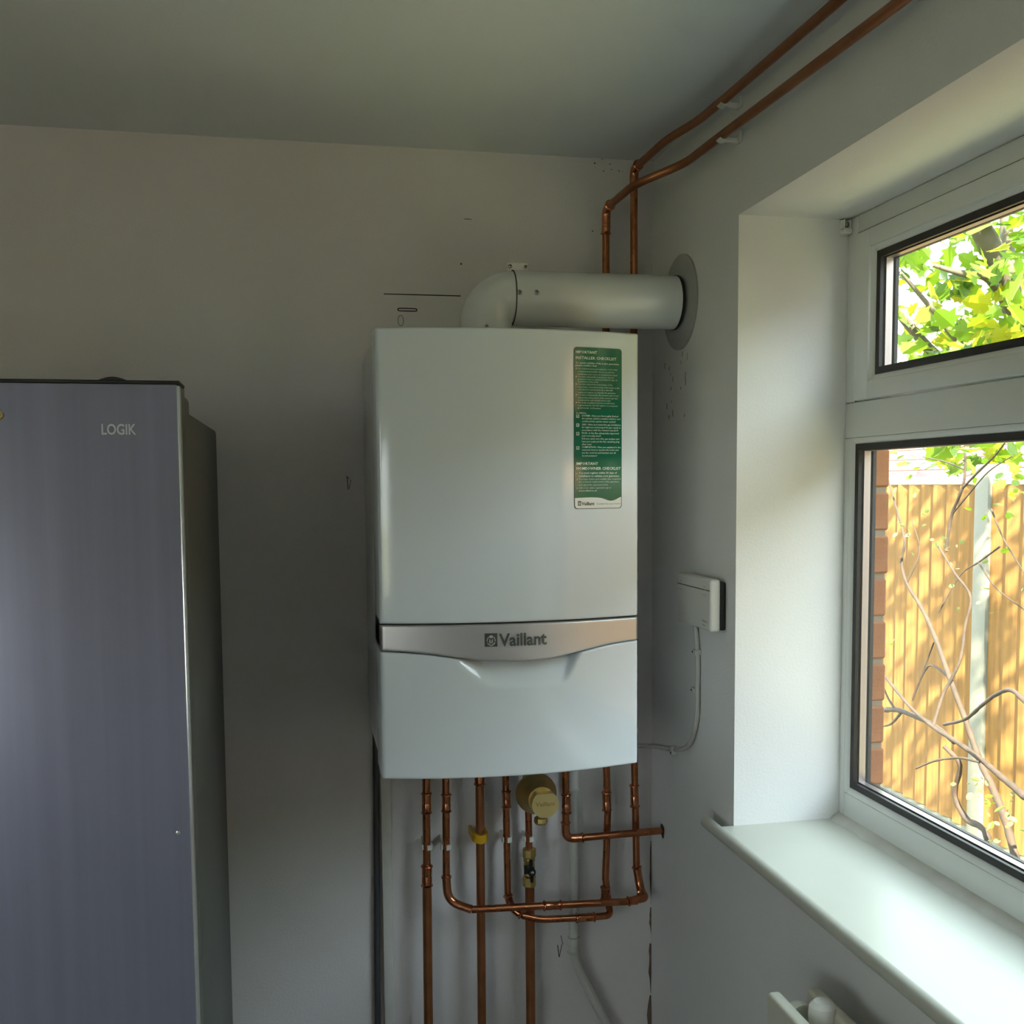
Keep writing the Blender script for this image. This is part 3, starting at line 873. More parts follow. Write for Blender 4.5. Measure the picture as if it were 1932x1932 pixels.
# run A: straight supply pipe at the left
pA = thing('copper_pipe', (-0.4850, -0.05, 0.02), 'leftmost copper pipe, dropping straight from the boiler to the floor', 'pipe')
a0, a1, a2 = (-0.4846, -0.05, 1.2), (-0.4866, -0.05, 0.888), (-0.4900, -0.05, 0.02)
obj('upper_tube', MB().tube([a0, a1], 0.0078, 16), 'copper', pA)
obj('lower_tube', MB().tube([a1, a2], 0.0092, 16), 'copper_dull', pA)
coupling((-0.4852, -0.05, (-0.4837, -0.0500, 1.0671)[2]), (-0.4855, -0.05, (-0.4843, -0.0500, 1.0242)[2]), 0.0078, pA)
coupling((-0.4864, -0.05, (-0.4836, -0.0500, 0.9196)[2]), (-0.4868, -0.05, (-0.4832, -0.0500, 0.8761)[2]), 0.0090, pA)

# run B: second pipe, loops right in front of the others, up behind the boiler and along the ceiling
YB = -0.078
pB = thing('copper_pipe', (-0.4480, -0.06, 0.85), 'copper pipe looping right under the boiler, then up to the upper ceiling run', 'pipe')
b_top = (-0.4470, -0.06, 1.2)
b1 = (-0.4491, -0.0600, 0.8955)
b2 = (-0.4468, -0.0620, 0.8473)
b3 = (-0.4015, -0.0780, 0.8323)
b4 = (-0.0576, -0.0780, 0.8191)
XBr = -0.0530
YV = -0.042
b5 = (-0.0415, -0.0500, 0.8382)
b6 = (XBr, YV, 0.88)
obj('drop_tube', MB().tube([b_top, (b1[0], -0.06, b1[2])], R15, 16), 'copper', pB)
elb1 = obj('elbow', MB().tube(fillet([(b1[0], -0.06, b1[2]), b2, b3], .03), R15 + .0012, 16), 'copper_bright', pB)
obj('collar_ring', MB().rev((b1[0], -0.06, b1[2] + .003), (0, 0, -1), [(0, R15), (.0005, R15 + .003), (.004, R15 + .003), (.0045, R15)], 16), 'copper_bright', elb1)
obj('loop_tube', MB().tube([b3, b4], R15, 18), 'copper', pB)
coupling((-0.4470, -0.0600, 1.0654), (-0.4475, -0.0600, 1.0280), R15, pB)
lc = [Vector(b3).lerp(Vector(b4), t) for t in (0.425, 0.535, 0.94, 1.0)]
coupling(lc[0], lc[1], R15, pB)
elbow(lc[2], Vector(b4) + Vector((0.020, 0.004, 0.004)), (-0.0423, -0.0560, 0.8270), R15, pB)
elbow((-0.0407, -0.0580, 0.8231), (-0.0418, -0.0440, 0.8427), (-0.0470, -0.0420, 0.8787), R15, pB)
obj('riser_tube', MB().tube([(-0.0470, -0.0420, 0.8765), (XBr, YV, 1.15), (XBr - 0.0015, YV, 2.278)], R15, 16), 'copper', pB)
coupling((-0.0524, -0.042, (-0.0530, -0.0420, 1.0526)[2]), (-0.0508, -0.042, (-0.0517, -0.0420, 1.0043)[2]), R15, pB)
elbow((XBr - 0.0015, YV, 2.262), (XBr - 0.0015, YV - 0.002, 2.2955), (XBr - 0.0015, YV - 0.030, 2.2958), R15, pB)
cu = [(XBr - 0.0015, YV - 0.026, 2.2958), (-0.0505, -0.222, 2.2965), (-0.0300, -0.318, 2.2975), (-0.0300, -0.473, 2.2925), (-0.0300, -0.80, 2.2865), (-0.030, -3.58, 2.268)]
obj('ceiling_tube', MB().tube(fillet(cu, .035), R15, 16), 'copper_dull', pB)

# run C: gas pipe with yellow clip
pC = thing('copper_pipe', (-0.3785, -0.05, 0.02), 'copper gas pipe held by the yellow clip, straight down to the floor', 'pipe')
obj('tube', MB().tube([(-0.3779, -0.05, 1.2), (-0.3790, -0.05, 0.02)], 0.0088, 16), 'copper_dull', pC)
coupling((-0.3780, -0.05, 1.118), (-0.3782, -0.0500, 1.0751), 0.0088, pC)

# run D: fourth pipe, short loop at the back, up behind the boiler and along the wall
pD = thing('copper_pipe', (-0.325, -0.045, 0.83), 'copper pipe with the lower, shorter loop, rising to the lower ceiling run', 'pipe')
d1 = (-0.3218, -0.0450, 0.8426)
d2 = (-0.3156, -0.0460, 0.8159)
d3 = (-0.2955, -0.0600, 0.8032)
d4 = (-0.2579, -0.0640, 0.7925)
d5 = (-0.1463, -0.0640, 0.7878)
d6 = (-0.1088, -0.0600, 0.7861)
d7 = (-0.1085, -0.0440, 0.8043)
XDr = -0.1125
obj('drop_tube', MB().tube([((-0.3254, -0.0450, 1.0713)[0], -0.045, 1.2), (d1[0], -0.045, d1[2] + .002)], 0.0070, 16), 'copper', pD)
elbow((d1[0], -0.045, d1[2]), d2, d3, 0.0070, pD)
obj('loop_tube', MB().tube(fillet([d3, d4, d5, d6, d7, (XDr - .002, YV, 0.86)], .016), 0.0072, 16), 'copper', pD)
coupling((-0.3233, -0.0450, 1.0592), (-0.3225, -0.0450, 1.0231), 0.0070, pD)
coupling((-0.1845, -0.0640, 0.7891), (-0.1429, -0.0640, 0.7875), 0.0072, pD)
obj('riser_tube', MB().tube([(XDr - .002, YV, 0.855), (XDr + .003, YV, 1.0), (XDr, YV, 1.1), (XDr, YV, 2.20)], R15, 16), 'copper', pD)
coupling((-0.1123, -0.0420, 1.0420), (-0.1112, -0.0420, 1.0007), R15, pD)
coupling((-0.1148, -0.0420, 0.8414), (-0.1148, -0.0420, 0.8120), R15, pD, 'reducer', 'copper_dull')
elbow((XDr, YV, 2.166), (XDr, YV - 0.002, 2.2145), (XDr, YV - 0.032, 2.2160), R15, pD)
cd = [(XDr, YV - 0.028, 2.2160), (-0.1080, -0.205, 2.2180), (-0.0310, -0.262, 2.2430), (-0.030, -0.340, 2.2422), (-0.030, -0.682, 2.2310), (-0.030, -0.944, 2.2226), (-0.030, -3.58, 2.19)]
obj('ceiling_tube', MB().tube(fillet(cd, .035), R15, 16), 'copper_dull', pD)

# run E: cold main with brass stop valve
pE = thing('copper_pipe', (-0.276, -0.04, 0.02), 'copper pipe with brass stop valve and black lever below the brass filter', 'pipe')
ex = -0.2768
obj('upper_tube', MB().tube([(ex, -0.04, 1.06), (ex + .001, -0.04, 0.93)], 0.0072, 16), 'copper', pE)
obj('lower_tube', MB().tube([(ex + .002, -0.04, 0.86), (ex + .003, -0.04, 0.02)], 0.0098, 16), 'copper_dull', pE)
vz = [(-0.2748, -0.0400, 0.9343)[2], (-0.2749, -0.0400, 0.9144)[2], (-0.2752, -0.0400, 0.8767)[2], (-0.2753, -0.0400, 0.8544)[2]]
valve = obj('valve_body', MB().rev((ex + .001, -0.04, vz[1] + .002), (0, 0, -1), [(0, .011), (.006, .0125), (.012, .0105), (.020, .0120), (.030, .0105), (vz[1] - vz[2], .0115)], 16), 'brass', pE)
for za, zb in ((vz[0], vz[1]), (vz[2], vz[3])):
    obj('compression_nut', MB().rev((ex + .0015, -0.04, za), (0, 0, -1), [(0, .0115), (.0015, .0142), (za - zb - .003, .0142), (za - zb, .012)], 6 if False else 8), 'brass', valve, smooth=None)
hz = (-0.2751, -0.0600, 0.8919)
lev = obj('lever', MB().rev((hz[0], -0.052, hz[2]), (0, -1, 0), [(0, .0085), (.012, .0085), (.014, .007)], 16)
          .box((hz[0] - .0045, -0.063, hz[2] + .004), (hz[0] + .002, -0.057, hz[2] + .026), .0012, 1)
          .box((hz[0] - .003, -0.063, hz[2] - .022), (hz[0] + .0035, -0.057, hz[2] - .004), .0012, 1)
          .box((hz[0] - .015, -0.061, hz[2] - .004), (hz[0] - .003, -0.056, hz[2] + .014), .0012, 1), 'black_plastic', valve)
screw((hz[0], -0.0658, hz[2]), (0, -1, 0), pE, 0.0036)

# run F: discharge pipe through the right wall
pF = thing('copper_pipe', (-0.206, -0.069, 0.95), 'short copper discharge pipe turning right into a dark hole in the wall', 'pipe')
fx = -0.2060
obj('drop_tube', MB().tube([(fx, -0.069, 1.2), (fx, -0.069, 0.965)], R15, 16), 'copper', pF)
coupling((-0.2049, -0.0690, 1.0517), (-0.2039, -0.0690, 1.0102), R15, pF)
fz = (-0.1808, -0.0690, 0.9580)[2]
elbow((fx, -0.069, (-0.2040, -0.0690, 0.9938)[2]), (fx, -0.069, fz), ((-0.1686, -0.0690, 0.9582)[0], -0.069, fz), R15, pF)
obj('wall_tube', MB().tube([((-0.1697, -0.0690, 0.9582)[0], -0.069, fz), (-0.001, -0.069, fz + .002)], R15, 16), 'copper', pF)
hole = MB()
n = 14
vs_ = [(-0.0015, -0.069, fz + .003)]
for i in range(n):
    t = 2 * math.pi * i / n
    r = random.uniform(.010, .0165)
    vs_.append((-0.0008, -0.069 + r * math.cos(t) * 1.0, fz + .003 + r * math.sin(t) * 1.1))
obj('drilled_hole', MB().add(vs_, [(0, 1 + i, 1 + (i + 1) % n) for i in range(n)]), 'darkline', pF, smooth=None)

# white condensate pipe
pG = thing('waste_pipe', (-0.178, -0.03, 0.4), 'white plastic condensate pipe on the wall behind the copper pipes', 'pipe')
gp = [(-0.1800, -0.03, 1.2), (-0.1800, -0.03, 0.72), (-0.1769, -0.0300, 0.6797), (-0.1022, -0.0300, 0.5219), (-0.06, -0.03, 0.44)]
obj('tube', MB().tube(fillet(gp, .03), 0.0098, 16), 'grey_white_plastic', pG)
coupling((-0.180, -0.03, 1.12), (-0.180, -0.03, (-0.1814, -0.0300, 1.0454)[2]), 0.0098, pG, 'socket', 'white_plastic')
coupling((-0.180, -0.03, 0.735), (-0.180, -0.03, 0.700), 0.0098, pG, 'socket', 'grey_white_plastic')

# brass filter under the boiler
fl = thing('brass_filter', (-0.276, -0.11, 1.07), 'round brass water filter with flat stamped cap under the boiler', 'filter')
fc = (-0.2762, -0.095, 1.0690)
obj('body', MB().rev(fc, (0, -1, 0), [(0, .030), (.004, .0385), (.012, .0405), (.020, .0405), (.024, .0385), (.026, .0385), (.030, .0350), (.034, .0325), (.055, .028), (.062, .026)], 36), 'brass', fl, smooth=50)
capc = (-0.2735, 1.0668)
poly = []
for i in range(40):
    t = 2 * math.pi * i / 40
    poly.append((capc[0] + .0262 * math.cos(t), capc[1] + min(.0262 * math.sin(t), .0205)))
capo = obj('cap', MB().prism(poly, 1, -0.178, -0.155), 'brass_face', fl, smooth=40)
v, f = text_mesh('Vaillant', 0.038, 0.0085, bold=.02, res=2)
obj('stamp', MB().add([(capc[0] - .019 + p[0], -0.1784, capc[1] - .003 + p[1]) for p in v], f), 'brass_ink', capo, smooth=None)
dn = (capc[0] - .0065, -0.165, capc[1] - .024)
obj('drain_nipple', MB().rev(dn, (0, 0, -1), [(0, .008), (.004, .008), (.005, .0125), (.013, .0135), (.017, .011), (.019, .006)], 10), 'brass', fl, smooth=20)
obj('union_pipe', MB().tube([(-0.2768, -0.04, 1.055), (-0.2768, -0.04, 1.1)], 0.0115, 12).tube([(-0.2768, -0.04, 1.075), (-0.2768, -0.10, 1.070)], 0.012, 12), 'brass', fl)

# pipe clips
def pipe_clip(x, y, z, r, material, label, group=None, w=0.010, big=1.0):
    t = thing('pipe_clip', (x, 0, z), label, 'clip', group)
    obj('stem', MB().box((x - .006, y + r, z - w / 2), (x + .006, 0, z + w / 2), .001, 1), material, t)
    mb = MB()
    vs_, fs = [], []
    n = 14
    for i in range(n + 1):
        an = math.radians(-60 + 300 * i / n + 0)
        for rr in (r + .0004, r + .0035 * big):
            for zz in (z - w / 2, z + w / 2):
                vs_.append((x + rr * math.cos(an), y + rr * math.sin(an) * 1.0, zz))
    for i in range(n):
        a = 4 * i
        fs += [(a, a + 4, a + 5, a + 1), (a + 2, a + 3, a + 7, a + 6), (a, a + 2, a + 6, a + 4), (a + 1, a + 5, a + 7, a + 3)]
    fs += [(0, 1, 3, 2), (4 * n, 4 * n + 2, 4 * n + 3, 4 * n + 1)]
    # open towards the room, closed at the wall side
    vs_ = [(2 * x - p[0], p[1], p[2]) for p in vs_]
    vs2 = []
    for p in vs_:
        dx, dy = p[0] - x, p[1] - y
        ang = math.radians(-30)
        vs2.append((x + dx * math.cos(ang) - dy * math.sin(ang), y + dx * math.sin(ang) + dy * math.cos(ang), p[2]))
    obj('jaw', MB().add(vs2, fs), material, t, smooth=50)
    return t
pipe_clip(-0.4858, -0.05, (-0.4852, -0.0500, 0.9575)[2], 0.0078, 'white_plastic', 'white plastic clip behind the leftmost copper pipe', 'white pipe clips under the boiler')
pipe_clip(b1[0] - .0002, -0.06, (-0.4505, -0.0600, 0.9583)[2], R15, 'white_plastic', 'white plastic clip behind the second copper pipe from the left', 'white pipe clips under the boiler')
pipe_clip(d1[0] - .0012, -0.045, (-0.3230, -0.0450, 0.9585)[2], 0.0070, 'white_plastic', 'white plastic clip behind the pipe right of the yellow clip', 'white pipe clips under the boiler')
pipe_clip(ex + .0005, -0.04, (-0.2780, -0.0400, 0.9545)[2], 0.0072, 'white_plastic', 'white plastic clip above the brass stop valve', 'white pipe clips under the boiler')
yc = thing('pipe_clip', (-0.3785, 0, 0.97), 'yellow plastic clip hugging the gas pipe', 'clip')
zc = (-0.3810, -0.0600, 0.9670)[2]
mb = MB()
vs_, fs = [], []
n = 20
for i in range(n + 1):
    an = math.pi + math.pi * i / n
    cx0, cy0 = math.cos(an), math.sin(an)
    for rr in (0.0091, 0.0160):
        for zz in (-.0085, .0085):
            vs_.append((-0.3785 + rr * cx0 * 1.0, -0.05 + rr * cy0 * 0.92, zc + zz + .003 * abs(cx0)))
for i in range(n):
    a = 4 * i
    fs += [(a, a + 4, a + 5, a + 1), (a + 2, a + 3, a + 7, a + 6), (a, a + 2, a + 6, a + 4), (a + 1, a + 5, a + 7, a + 3)]
fs += [(0, 1, 3, 2), (4 * n, 4 * n + 2, 4 * n + 3, 4 * n + 1)]
obj('band', mb.add(vs_, fs), 'yellow', yc, smooth=50)
obj('arms', MB().box((-0.3945, -0.05, zc - .0055), (-0.3875, 0, zc + .0115), .001, 1).box((-0.3695, -0.05, zc - .0055), (-0.3625, 0, zc + .0115), .001, 1), 'yellow', yc)
def ceiling_clip(y, z, lab):
    t = thing('pipe_clip', (0, y, z), lab, 'clip', 'white clips holding the ceiling pipes')
    obj('stem', MB().box((-0.024, y - .005, z - .011), (0, y + .005, z - .004), .001, 1), 'white_plastic', t)
    mb = MB()
    vs_, fs = [], []
    n = 10
    for i in range(n + 1):
        an = math.radians(222 + 140 * i / n)
        for rr in (R15 + .0006, R15 + .0045):
            for yy in (y - .0065, y + .0065):
                vs_.append((-0.030 + rr * math.cos(an), yy, z + rr * math.sin(an)))
    for i in range(n):
        a = 4 * i
        fs += [(a, a + 4, a + 5, a + 1), (a + 2, a + 3, a + 7, a + 6), (a, a + 2, a + 6, a + 4), (a + 1, a + 5, a + 7, a + 3)]
    fs += [(0, 1, 3, 2), (4 * n, 4 * n + 2, 4 * n + 3, 4 * n + 1)]
    obj('jaw', mb.add(vs_, fs), 'white_plastic', t, smooth=50)
    obj('wall_pad', MB().box((-0.006, y - .011, z - .013), (0, y + .007, z + .006), .001, 1), 'white_plastic', t)
ceiling_clip(-0.430, 2.2937, 'white plastic clip under the upper ceiling pipe')
ceiling_clip(-0.428, 2.2393, 'white plastic clip under the lower ceiling pipe')

# ------------------------------------------------------------------ heating controller and its cable
ct = thing('heating_controller', (0, -0.31, 1.41), 'white wireless heating controller box with black base on the right wall', 'controller')
obj('base', MB().box((-0.011, -0.388, 1.4190), (0, -0.236, 1.5030), .003, 2), 'black_plastic', ct)
obj('cover', MB().box((-0.031, -0.391, 1.4175), (-0.0112, -0.231, 1.5085), .005, 3), 'controller', ct)
obj('status_line', MB().box((-0.0313, -0.388, 1.4880), (-0.030, -0.234, 1.4895)), 'black_plastic', ct, smooth=None)
for yy in (-0.258, -0.370):
    obj('led', MB().box((-0.0316, yy - .0015, 1.4878), (-0.030, yy + .0015, 1.4898)), 'led', ct, smooth=None)
def wall_text(txt, y, z, w, h):
    v, f = text_mesh(txt, w, h, bold=.01, res=1)
    obj('printed_word', MB().add([(-0.0313, y - p[0], z + p[1]) for p in v], f), 'print_dark', ct, smooth=None)
wall_text('Drayton', -0.357, 1.4322, 0.023, 0.0045)
wall_text('Wiser', -0.357, 1.4255, 0.016, 0.003)
wall_text('Hw', -0.248, 1.4935, 0.007, 0.002)
wall_text('Heating', -0.358, 1.4935, 0.012, 0.002)
wall_text('Channel', -0.240, 1.4790, 0.020, 0.0015)
wall_text('Setup', -0.352, 1.4790, 0.022, 0.0015)
wall_text('on', -0.243, 1.4325, 0.007, 0.002)
cb = thing('power_cable', (0, -0.25, 1.15), 'white cable from the controller curving down and left behind the boiler', 'cable')
cpts = [(-0.006, -0.2560, 1.425), (-0.0055, -0.2703, 1.3636), (-0.0055, -0.2713, 1.2946), (-0.0055, -0.2670, 1.2340), (-0.0055, -0.2300, 1.1799), (-0.0055, -0.1503, 1.1507), (-0.0055, -0.0507, 1.1313), (-0.007, -0.013, 1.1235), (-0.0273, -0.006, 1.1237), (-0.16, -0.006, 1.130)]
# smooth the cable
def catmull(P, n=8):
    P = [Vector(p) for p in P]
    P = [P[0] * 2 - P[1]] + P + [P[-1] * 2 - P[-2]]
    out = []
    for i in range(1, len(P) - 2):
        for k in range(n):
            t = k / n
            out.append(0.5 * ((2 * P[i]) + (-P[i - 1] + P[i + 1]) * t + (2 * P[i - 1] - 5 * P[i] + 4 * P[i + 1] - P[i + 2]) * t * t + (-P[i - 1] + 3 * P[i] - 3 * P[i + 1] + P[i + 2]) * t ** 3))
    out.append(P[-2])
    return out
obj('sheath', MB().tube(catmull(cpts), 0.0046, 10), 'grey_white_plastic', cb)
def cable_clip(p, horizontal, lab):
    t = thing('cable_clip', (0, p[1], p[2]), lab, 'clip', 'white cable clips')
    y, z = p[1], p[2]
    if not horizontal:
        obj('hook', MB().box((-0.0125, y - .0085, z - .005), (0, y + .0085, z + .005), .002, 2), 'grey_white_plastic', t)
        obj('nail', MB().rev((-0.0125, y + .0045, z), (-1, 0, 0), [(0, .0018), (.001, .0018)], 8), 'darkline', t)
    else:
        obj('hook', MB().box((-0.0125, y - .005, z - .010), (0, y + .005, z + .008), .002, 2), 'grey_white_plastic', t)
        obj('nail', MB().rev((-0.0125, y + .001, z - .0055), (-1, 0, 0), [(0, .0018), (.001, .0018)], 8), 'darkline', t)
cable_clip((-0.0055, -0.2676, 1.3632), False, 'white cable clip just below the heating controller')
cable_clip((-0.0055, -0.2635, 1.2911), False, 'white cable clip halfway down the controller cable')
cable_clip((-0.0055, -0.1503, 1.1496), True, 'white cable clip at the bend of the controller cable')

# ------------------------------------------------------------------ radiator under the window
rd = thing('panel_radiator', (-0.09, -1.3, 0.3), 'cream panel radiator below the window sill', 'radiator')
RY0, RY1 = -0.812, -1.95
RT = 0.994
for x0, x1, nm in ((-0.120, -0.100, 'front_panel'), (-0.062, -0.042, 'back_panel')):
    mb = MB().box((x0, RY1, 0.30), (x1, RY0, RT), .006, 3)
    obj(nm, mb, 'radiator', rd)
for k in range(14):
    y = RY0 - 0.05 - k * 0.08
    obj('flute', MB().box((-0.1245, y - .013, 0.36), (-0.118, y + .013, RT - 0.05), .003, 2), 'radiator', rd)
obj('end_plug', MB().rev((-0.081, RY0 - 0.030, RT - 0.028), (0, 1, 0), [(0, .019), (.012, .019), (.014, .015), (.022, .015), (.024, .010)], 20), 'radiator', rd)
obj('valve_cap', MB().rev((-0.071, RY0 - 0.062, RT - 0.022), (0, 0, 1), [(0, .016), (.014, .018), (.028, .017), (.034, .011)], 20), 'white_plastic', rd)
obj('wall_bracket', MB().box((-0.042, RY0 - 0.16, 0.4), (-0.001, RY0 - 0.13, RT - .03)), 'radiator', rd, smooth=None)
obj('wall_bracket', MB().box((-0.042, RY1 + 0.13, 0.4), (-0.001, RY1 + 0.16, RT - .03)), 'radiator', rd, smooth=None)
obj('convector_fins', MB().box((-0.099, RY1 + .05, 0.36), (-0.063, RY0 - .10, RT - .06)), 'fridge_side', rd, smooth=None)
obj('feed_pipe', MB().tube([(-0.081, RY0 - 0.04, 0.34), (-0.081, RY0 + 0.02, 0.33), (-0.081, RY0 + 0.02, 0.0)], .0075, 10), 'copper_dull', rd)

# ------------------------------------------------------------------ fridge freezer
fr = thing('fridge_freezer', (-1.15, -0.35, 0), 'tall silver fridge freezer with dark grey sides against the back wall', 'fridge')
FX0, FX1 = -1.425, -0.866
obj('cabinet', MB().box((FX0, -0.585, 0.03), (FX1 - 0.002, -0.045, 1.779), .006, 2), 'fridge_side', fr)
obj('front_fascia', MB().box((FX0 + .004, -0.585, 1.772), (FX1 - 0.004, -0.500, 1.800), .006, 2), 'fridge_side', fr)
door_u = obj('fridge_door', MB().box((FX0, -0.655, 0.66), (FX1 - 0.0035, -0.59, 1.806), .003, 2), 'fridge', fr)
obj('door_edge', MB().box((FX1 - 0.0045, -0.6545, 0.662), (FX1, -0.642, 1.804), .001, 2), 'fridge_edge', door_u)
obj('door_side', MB().box((FX1 - 0.0045, -0.642, 0.662), (FX1 - .001, -0.592, 1.804)), 'fridge_side', door_u, smooth=None)
obj('top_cap', MB().box((FX0 + .001, -0.654, 1.8055), (FX1 - 0.0005, -0.592, 1.8105), .001, 1), 'darkline', door_u)
door_l = obj('freezer_door', MB().box((FX0, -0.655, 0.05), (FX1 - 0.0035, -0.59, 0.652), .003, 2), 'fridge', fr)
obj('door_edge', MB().box((FX1 - 0.0045, -0.6545, 0.052), (FX1, -0.642, 0.650), .001, 2), 'fridge_edge', door_l)
obj('door_gasket', MB().box((FX0 + .01, -0.592, 0.06), (FX1 - .008, -0.583, 1.795)), 'darkline', fr, smooth=None)
mb = MB()
hv = []
n = 16
for i in range(n + 1):
    t = i / n
    hv.append((-0.978 + 0.052 * t, 1.8095 + 0.0075 * math.sin(math.pi * t) ** 1.2))
obj('hinge_cover', MB().prism(hv, 1, -0.63, -0.56), 'darkline', fr)
for k in range(2):
    obj('foot', MB().rev((FX0 + .08 + k * .40, -0.53, 0), (0, 0, 1), [(0, .02), (.03, .02)], 12), 'black_plastic', fr)
v, f = text_mesh('LOGIK', 0.0420, 0.0135, bold=.02, res=3)
obj('lettering', MB().add([(-0.9632 + p[0], -0.6556, 1.7415 + p[1]) for p in v], f).add([(-0.9632 + p[0], -0.6552, 1.7415 + p[1]) for p in v], f), 'fridge_text', door_u, smooth=None)
obj('dent_spot', MB().rev((-0.8858, -0.6550, 1.2167), (0, -1, 0), [(0, .003), (.0006, .002)], 10), 'fridge_edge', door_u)
mg = (-1.0825, -0.6550, 1.7653)
tag(obj('fridge_magnet', MB().rev((mg[0] - .002, -0.6553, mg[2]), (0, -1, 0), [(0, .0058), (.002, .006), (.0035, .005), (.004, .003)], 18), 'gold', org=(mg[0] - .002, -0.6553, mg[2])),
    'small round gold magnet on the fridge door, cut by the picture edge', 'magnet')

# ------------------------------------------------------------------ garden outside the window
ground = obj('garden_ground', MB().box((-40, -40, -0.32), (40, 40, -0.12)), 'soil', smooth=None)
ground['kind'] = 'structure'
ground['label'] = 'brown garden ground beyond the window'

XFN = 2.14                       # fence line
POSTS = [5.56, 3.70, 1.84, -0.02, -1.88, -3.74, -5.60]
board_me = {}
def board_mesh(key, h):
    if key in board_me:
        return board_me[key]
    mb = MB()
    w = 0.122
    mb.prism([(0.0, 0.0), (-0.004, 0.0), (-0.034, w), (-0.018, w)], 2, 0, h)
    me = bpy.data.meshes.new('board')
    me.from_pydata(mb.v, [], mb.f)
    bm = bmesh.new(); bm.from_mesh(me); bmesh.ops.recalc_face_normals(bm, faces=bm.faces); bm.to_mesh(me); bm.free()
    me.materials.append(M['fence'])
    board_me[key] = me
    return me
for k, (ya, yb) in enumerate(zip(POSTS, POSTS[1:])):
    y0, y1 = yb + 0.048, ya - 0.048
    lab = {0: 'farthest timber fence panel, hidden behind the window jamb', 1: 'pale timber fence panel lit by the sun, left of the concrete post', 2: 'brown timber fence panel right of the concrete post',
           3: 'timber fence panel just out of sight right of the window view', 4: 'timber fence panel opposite the far end of the window', 5: 'nearest timber fence panel at the garden end'}[k]
    t = thing('timber_fence', (XFN, (y0 + y1) / 2, -0.12), lab, 'fence', 'timber fence bays along the garden')
    nb = int(round((y1 - y0) / 0.0985))
    for i in range(nb):
        o = bpy.data.objects.new('board', board_mesh('b', 1.50))
        COL.objects.link(o)
        o.parent = t
        o.location = (random.uniform(-.002, .002), y0 + i * (y1 - y0 - 0.122) / (nb - 1) - ORIGIN[t.name].y, 0.28 + random.uniform(-.004, .004))
    obj('top_rail', MB().box((XFN - 0.030, y0, 1.660), (XFN + 0.03, y1, 1.694), .004, 1), 'fence_cap', t)
    obj('back_rail', MB().box((XFN + 0.001, y0, 0.42), (XFN + 0.035, y1, 0.50)), 'fence', t, smooth=None)
    obj('back_rail', MB().box((XFN + 0.001, y0, 1.35), (XFN + 0.035, y1, 1.43)), 'fence', t, smooth=None)
    obj('gravel_board', MB().box((XFN - 0.02, y0, -0.12), (XFN + 0.02, y1, 0.16), .004, 1), 'concrete', t)
for k, y in enumerate(POSTS):
    lab = {2: 'pale concrete fence post between the two fence panels in view', 1: 'concrete fence post at the far end of the sunlit panel', 0: 'farthest concrete fence post behind the window jamb',
           3: 'concrete fence post right of the window view', 4: 'concrete fence post opposite the far window jamb', 5: 'second concrete fence post from the garden end', 6: 'last concrete fence post at the garden end'}[k]
    o = obj('fence_post', MB().box((XFN - 0.052, y - 0.046, -0.2), (XFN + 0.048, y + 0.046, 1.745), .008, 2), 'concrete', org=(XFN, y, -0.12))
    tag(o, lab, 'post', 'concrete fence posts')

# shrub climbing in front of the fence
shrub = thing('garden_shrub', (1.45, 0.95, -0.12), 'bare-stemmed shrub with twisting brown branches in front of the fence', 'shrub')
def branch(pts, r0, r1, m='bark'):
    P = catmull(pts, 6)
    k = len(P)
    rr = [(r0 + (r1 - r0) * i / (k - 1)) * (1 + 0.10 * math.sin(i * 2.1) + random.uniform(-.06, .06)) for i in range(k)]
    return obj('branch', MB().tube(P, rr, 8), m, shrub, smooth=60)
branch([(1.45, 0.85, -0.14), (1.4200, 0.6188, 0.3100), (1.4200, 0.6885, 0.4918), (1.4200, 0.7479, 0.6161), (1.4300, 0.8315, 0.7013), (1.4400, 0.9150, 0.7740), (1.4500, 1.0030, 0.8790), (1.4600, 1.1100, 1.0029), (1.4800, 1.2209, 1.1150), (1.5000, 1.3356, 1.2069), (1.5000, 1.4406, 1.2944), (1.5000, 1.4785, 1.3713), (1.5000, 1.4642, 1.4620), (1.5000, 1.5409, 1.6101), (1.5000, 1.5800, 1.6829)], 0.0150, 0.0030)
branch([(1.30, 0.72, -0.14), (1.3000, 0.3448, 0.6922), (1.3200, 0.5390, 0.7610), (1.3300, 0.6467, 0.7851), (1.3400, 0.7636, 0.8107), (1.3500, 0.9133, 0.8342), (1.3600, 1.0449, 0.8472), (1.3800, 1.2185, 0.8825), (1.4000, 1.4185, 0.9559)], 0.0125, 0.0050)
branch([(1.3600, 0.9275, 0.8249), (1.3800, 1.0751, 0.8465), (1.4000, 1.2488, 0.8464), (1.4200, 1.3689, 0.8352), (1.4400, 1.4870, 0.8071)], 0.0085, 0.0100)
branch([(1.4100, 1.3181, 0.8348), (1.4200, 1.3950, 0.7777), (1.4300, 1.4647, 0.7512)], 0.0060, 0.0035)
branch([(1.4200, 1.3688, 0.8333), (1.4200, 1.4196, 0.8666), (1.4200, 1.4497, 0.8990)], 0.0050, 0.0025)
branch([(1.3700, 1.0628, 0.8425), (1.4200, 1.0790, 0.9554), (1.4500, 1.0393, 1.0703), (1.4800, 1.0582, 1.1838), (1.5000, 1.0621, 1.2839), (1.5000, 1.1526, 1.3576), (1.5200, 1.2778, 1.4423)], 0.0060, 0.0040)
branch([(1.4600, 1.1100, 1.0029), (1.5000, 1.2951, 1.0066), (1.5000, 1.3901, 0.8607), (1.5000, 1.2631, 1.0985)], 0.0045, 0.0030)
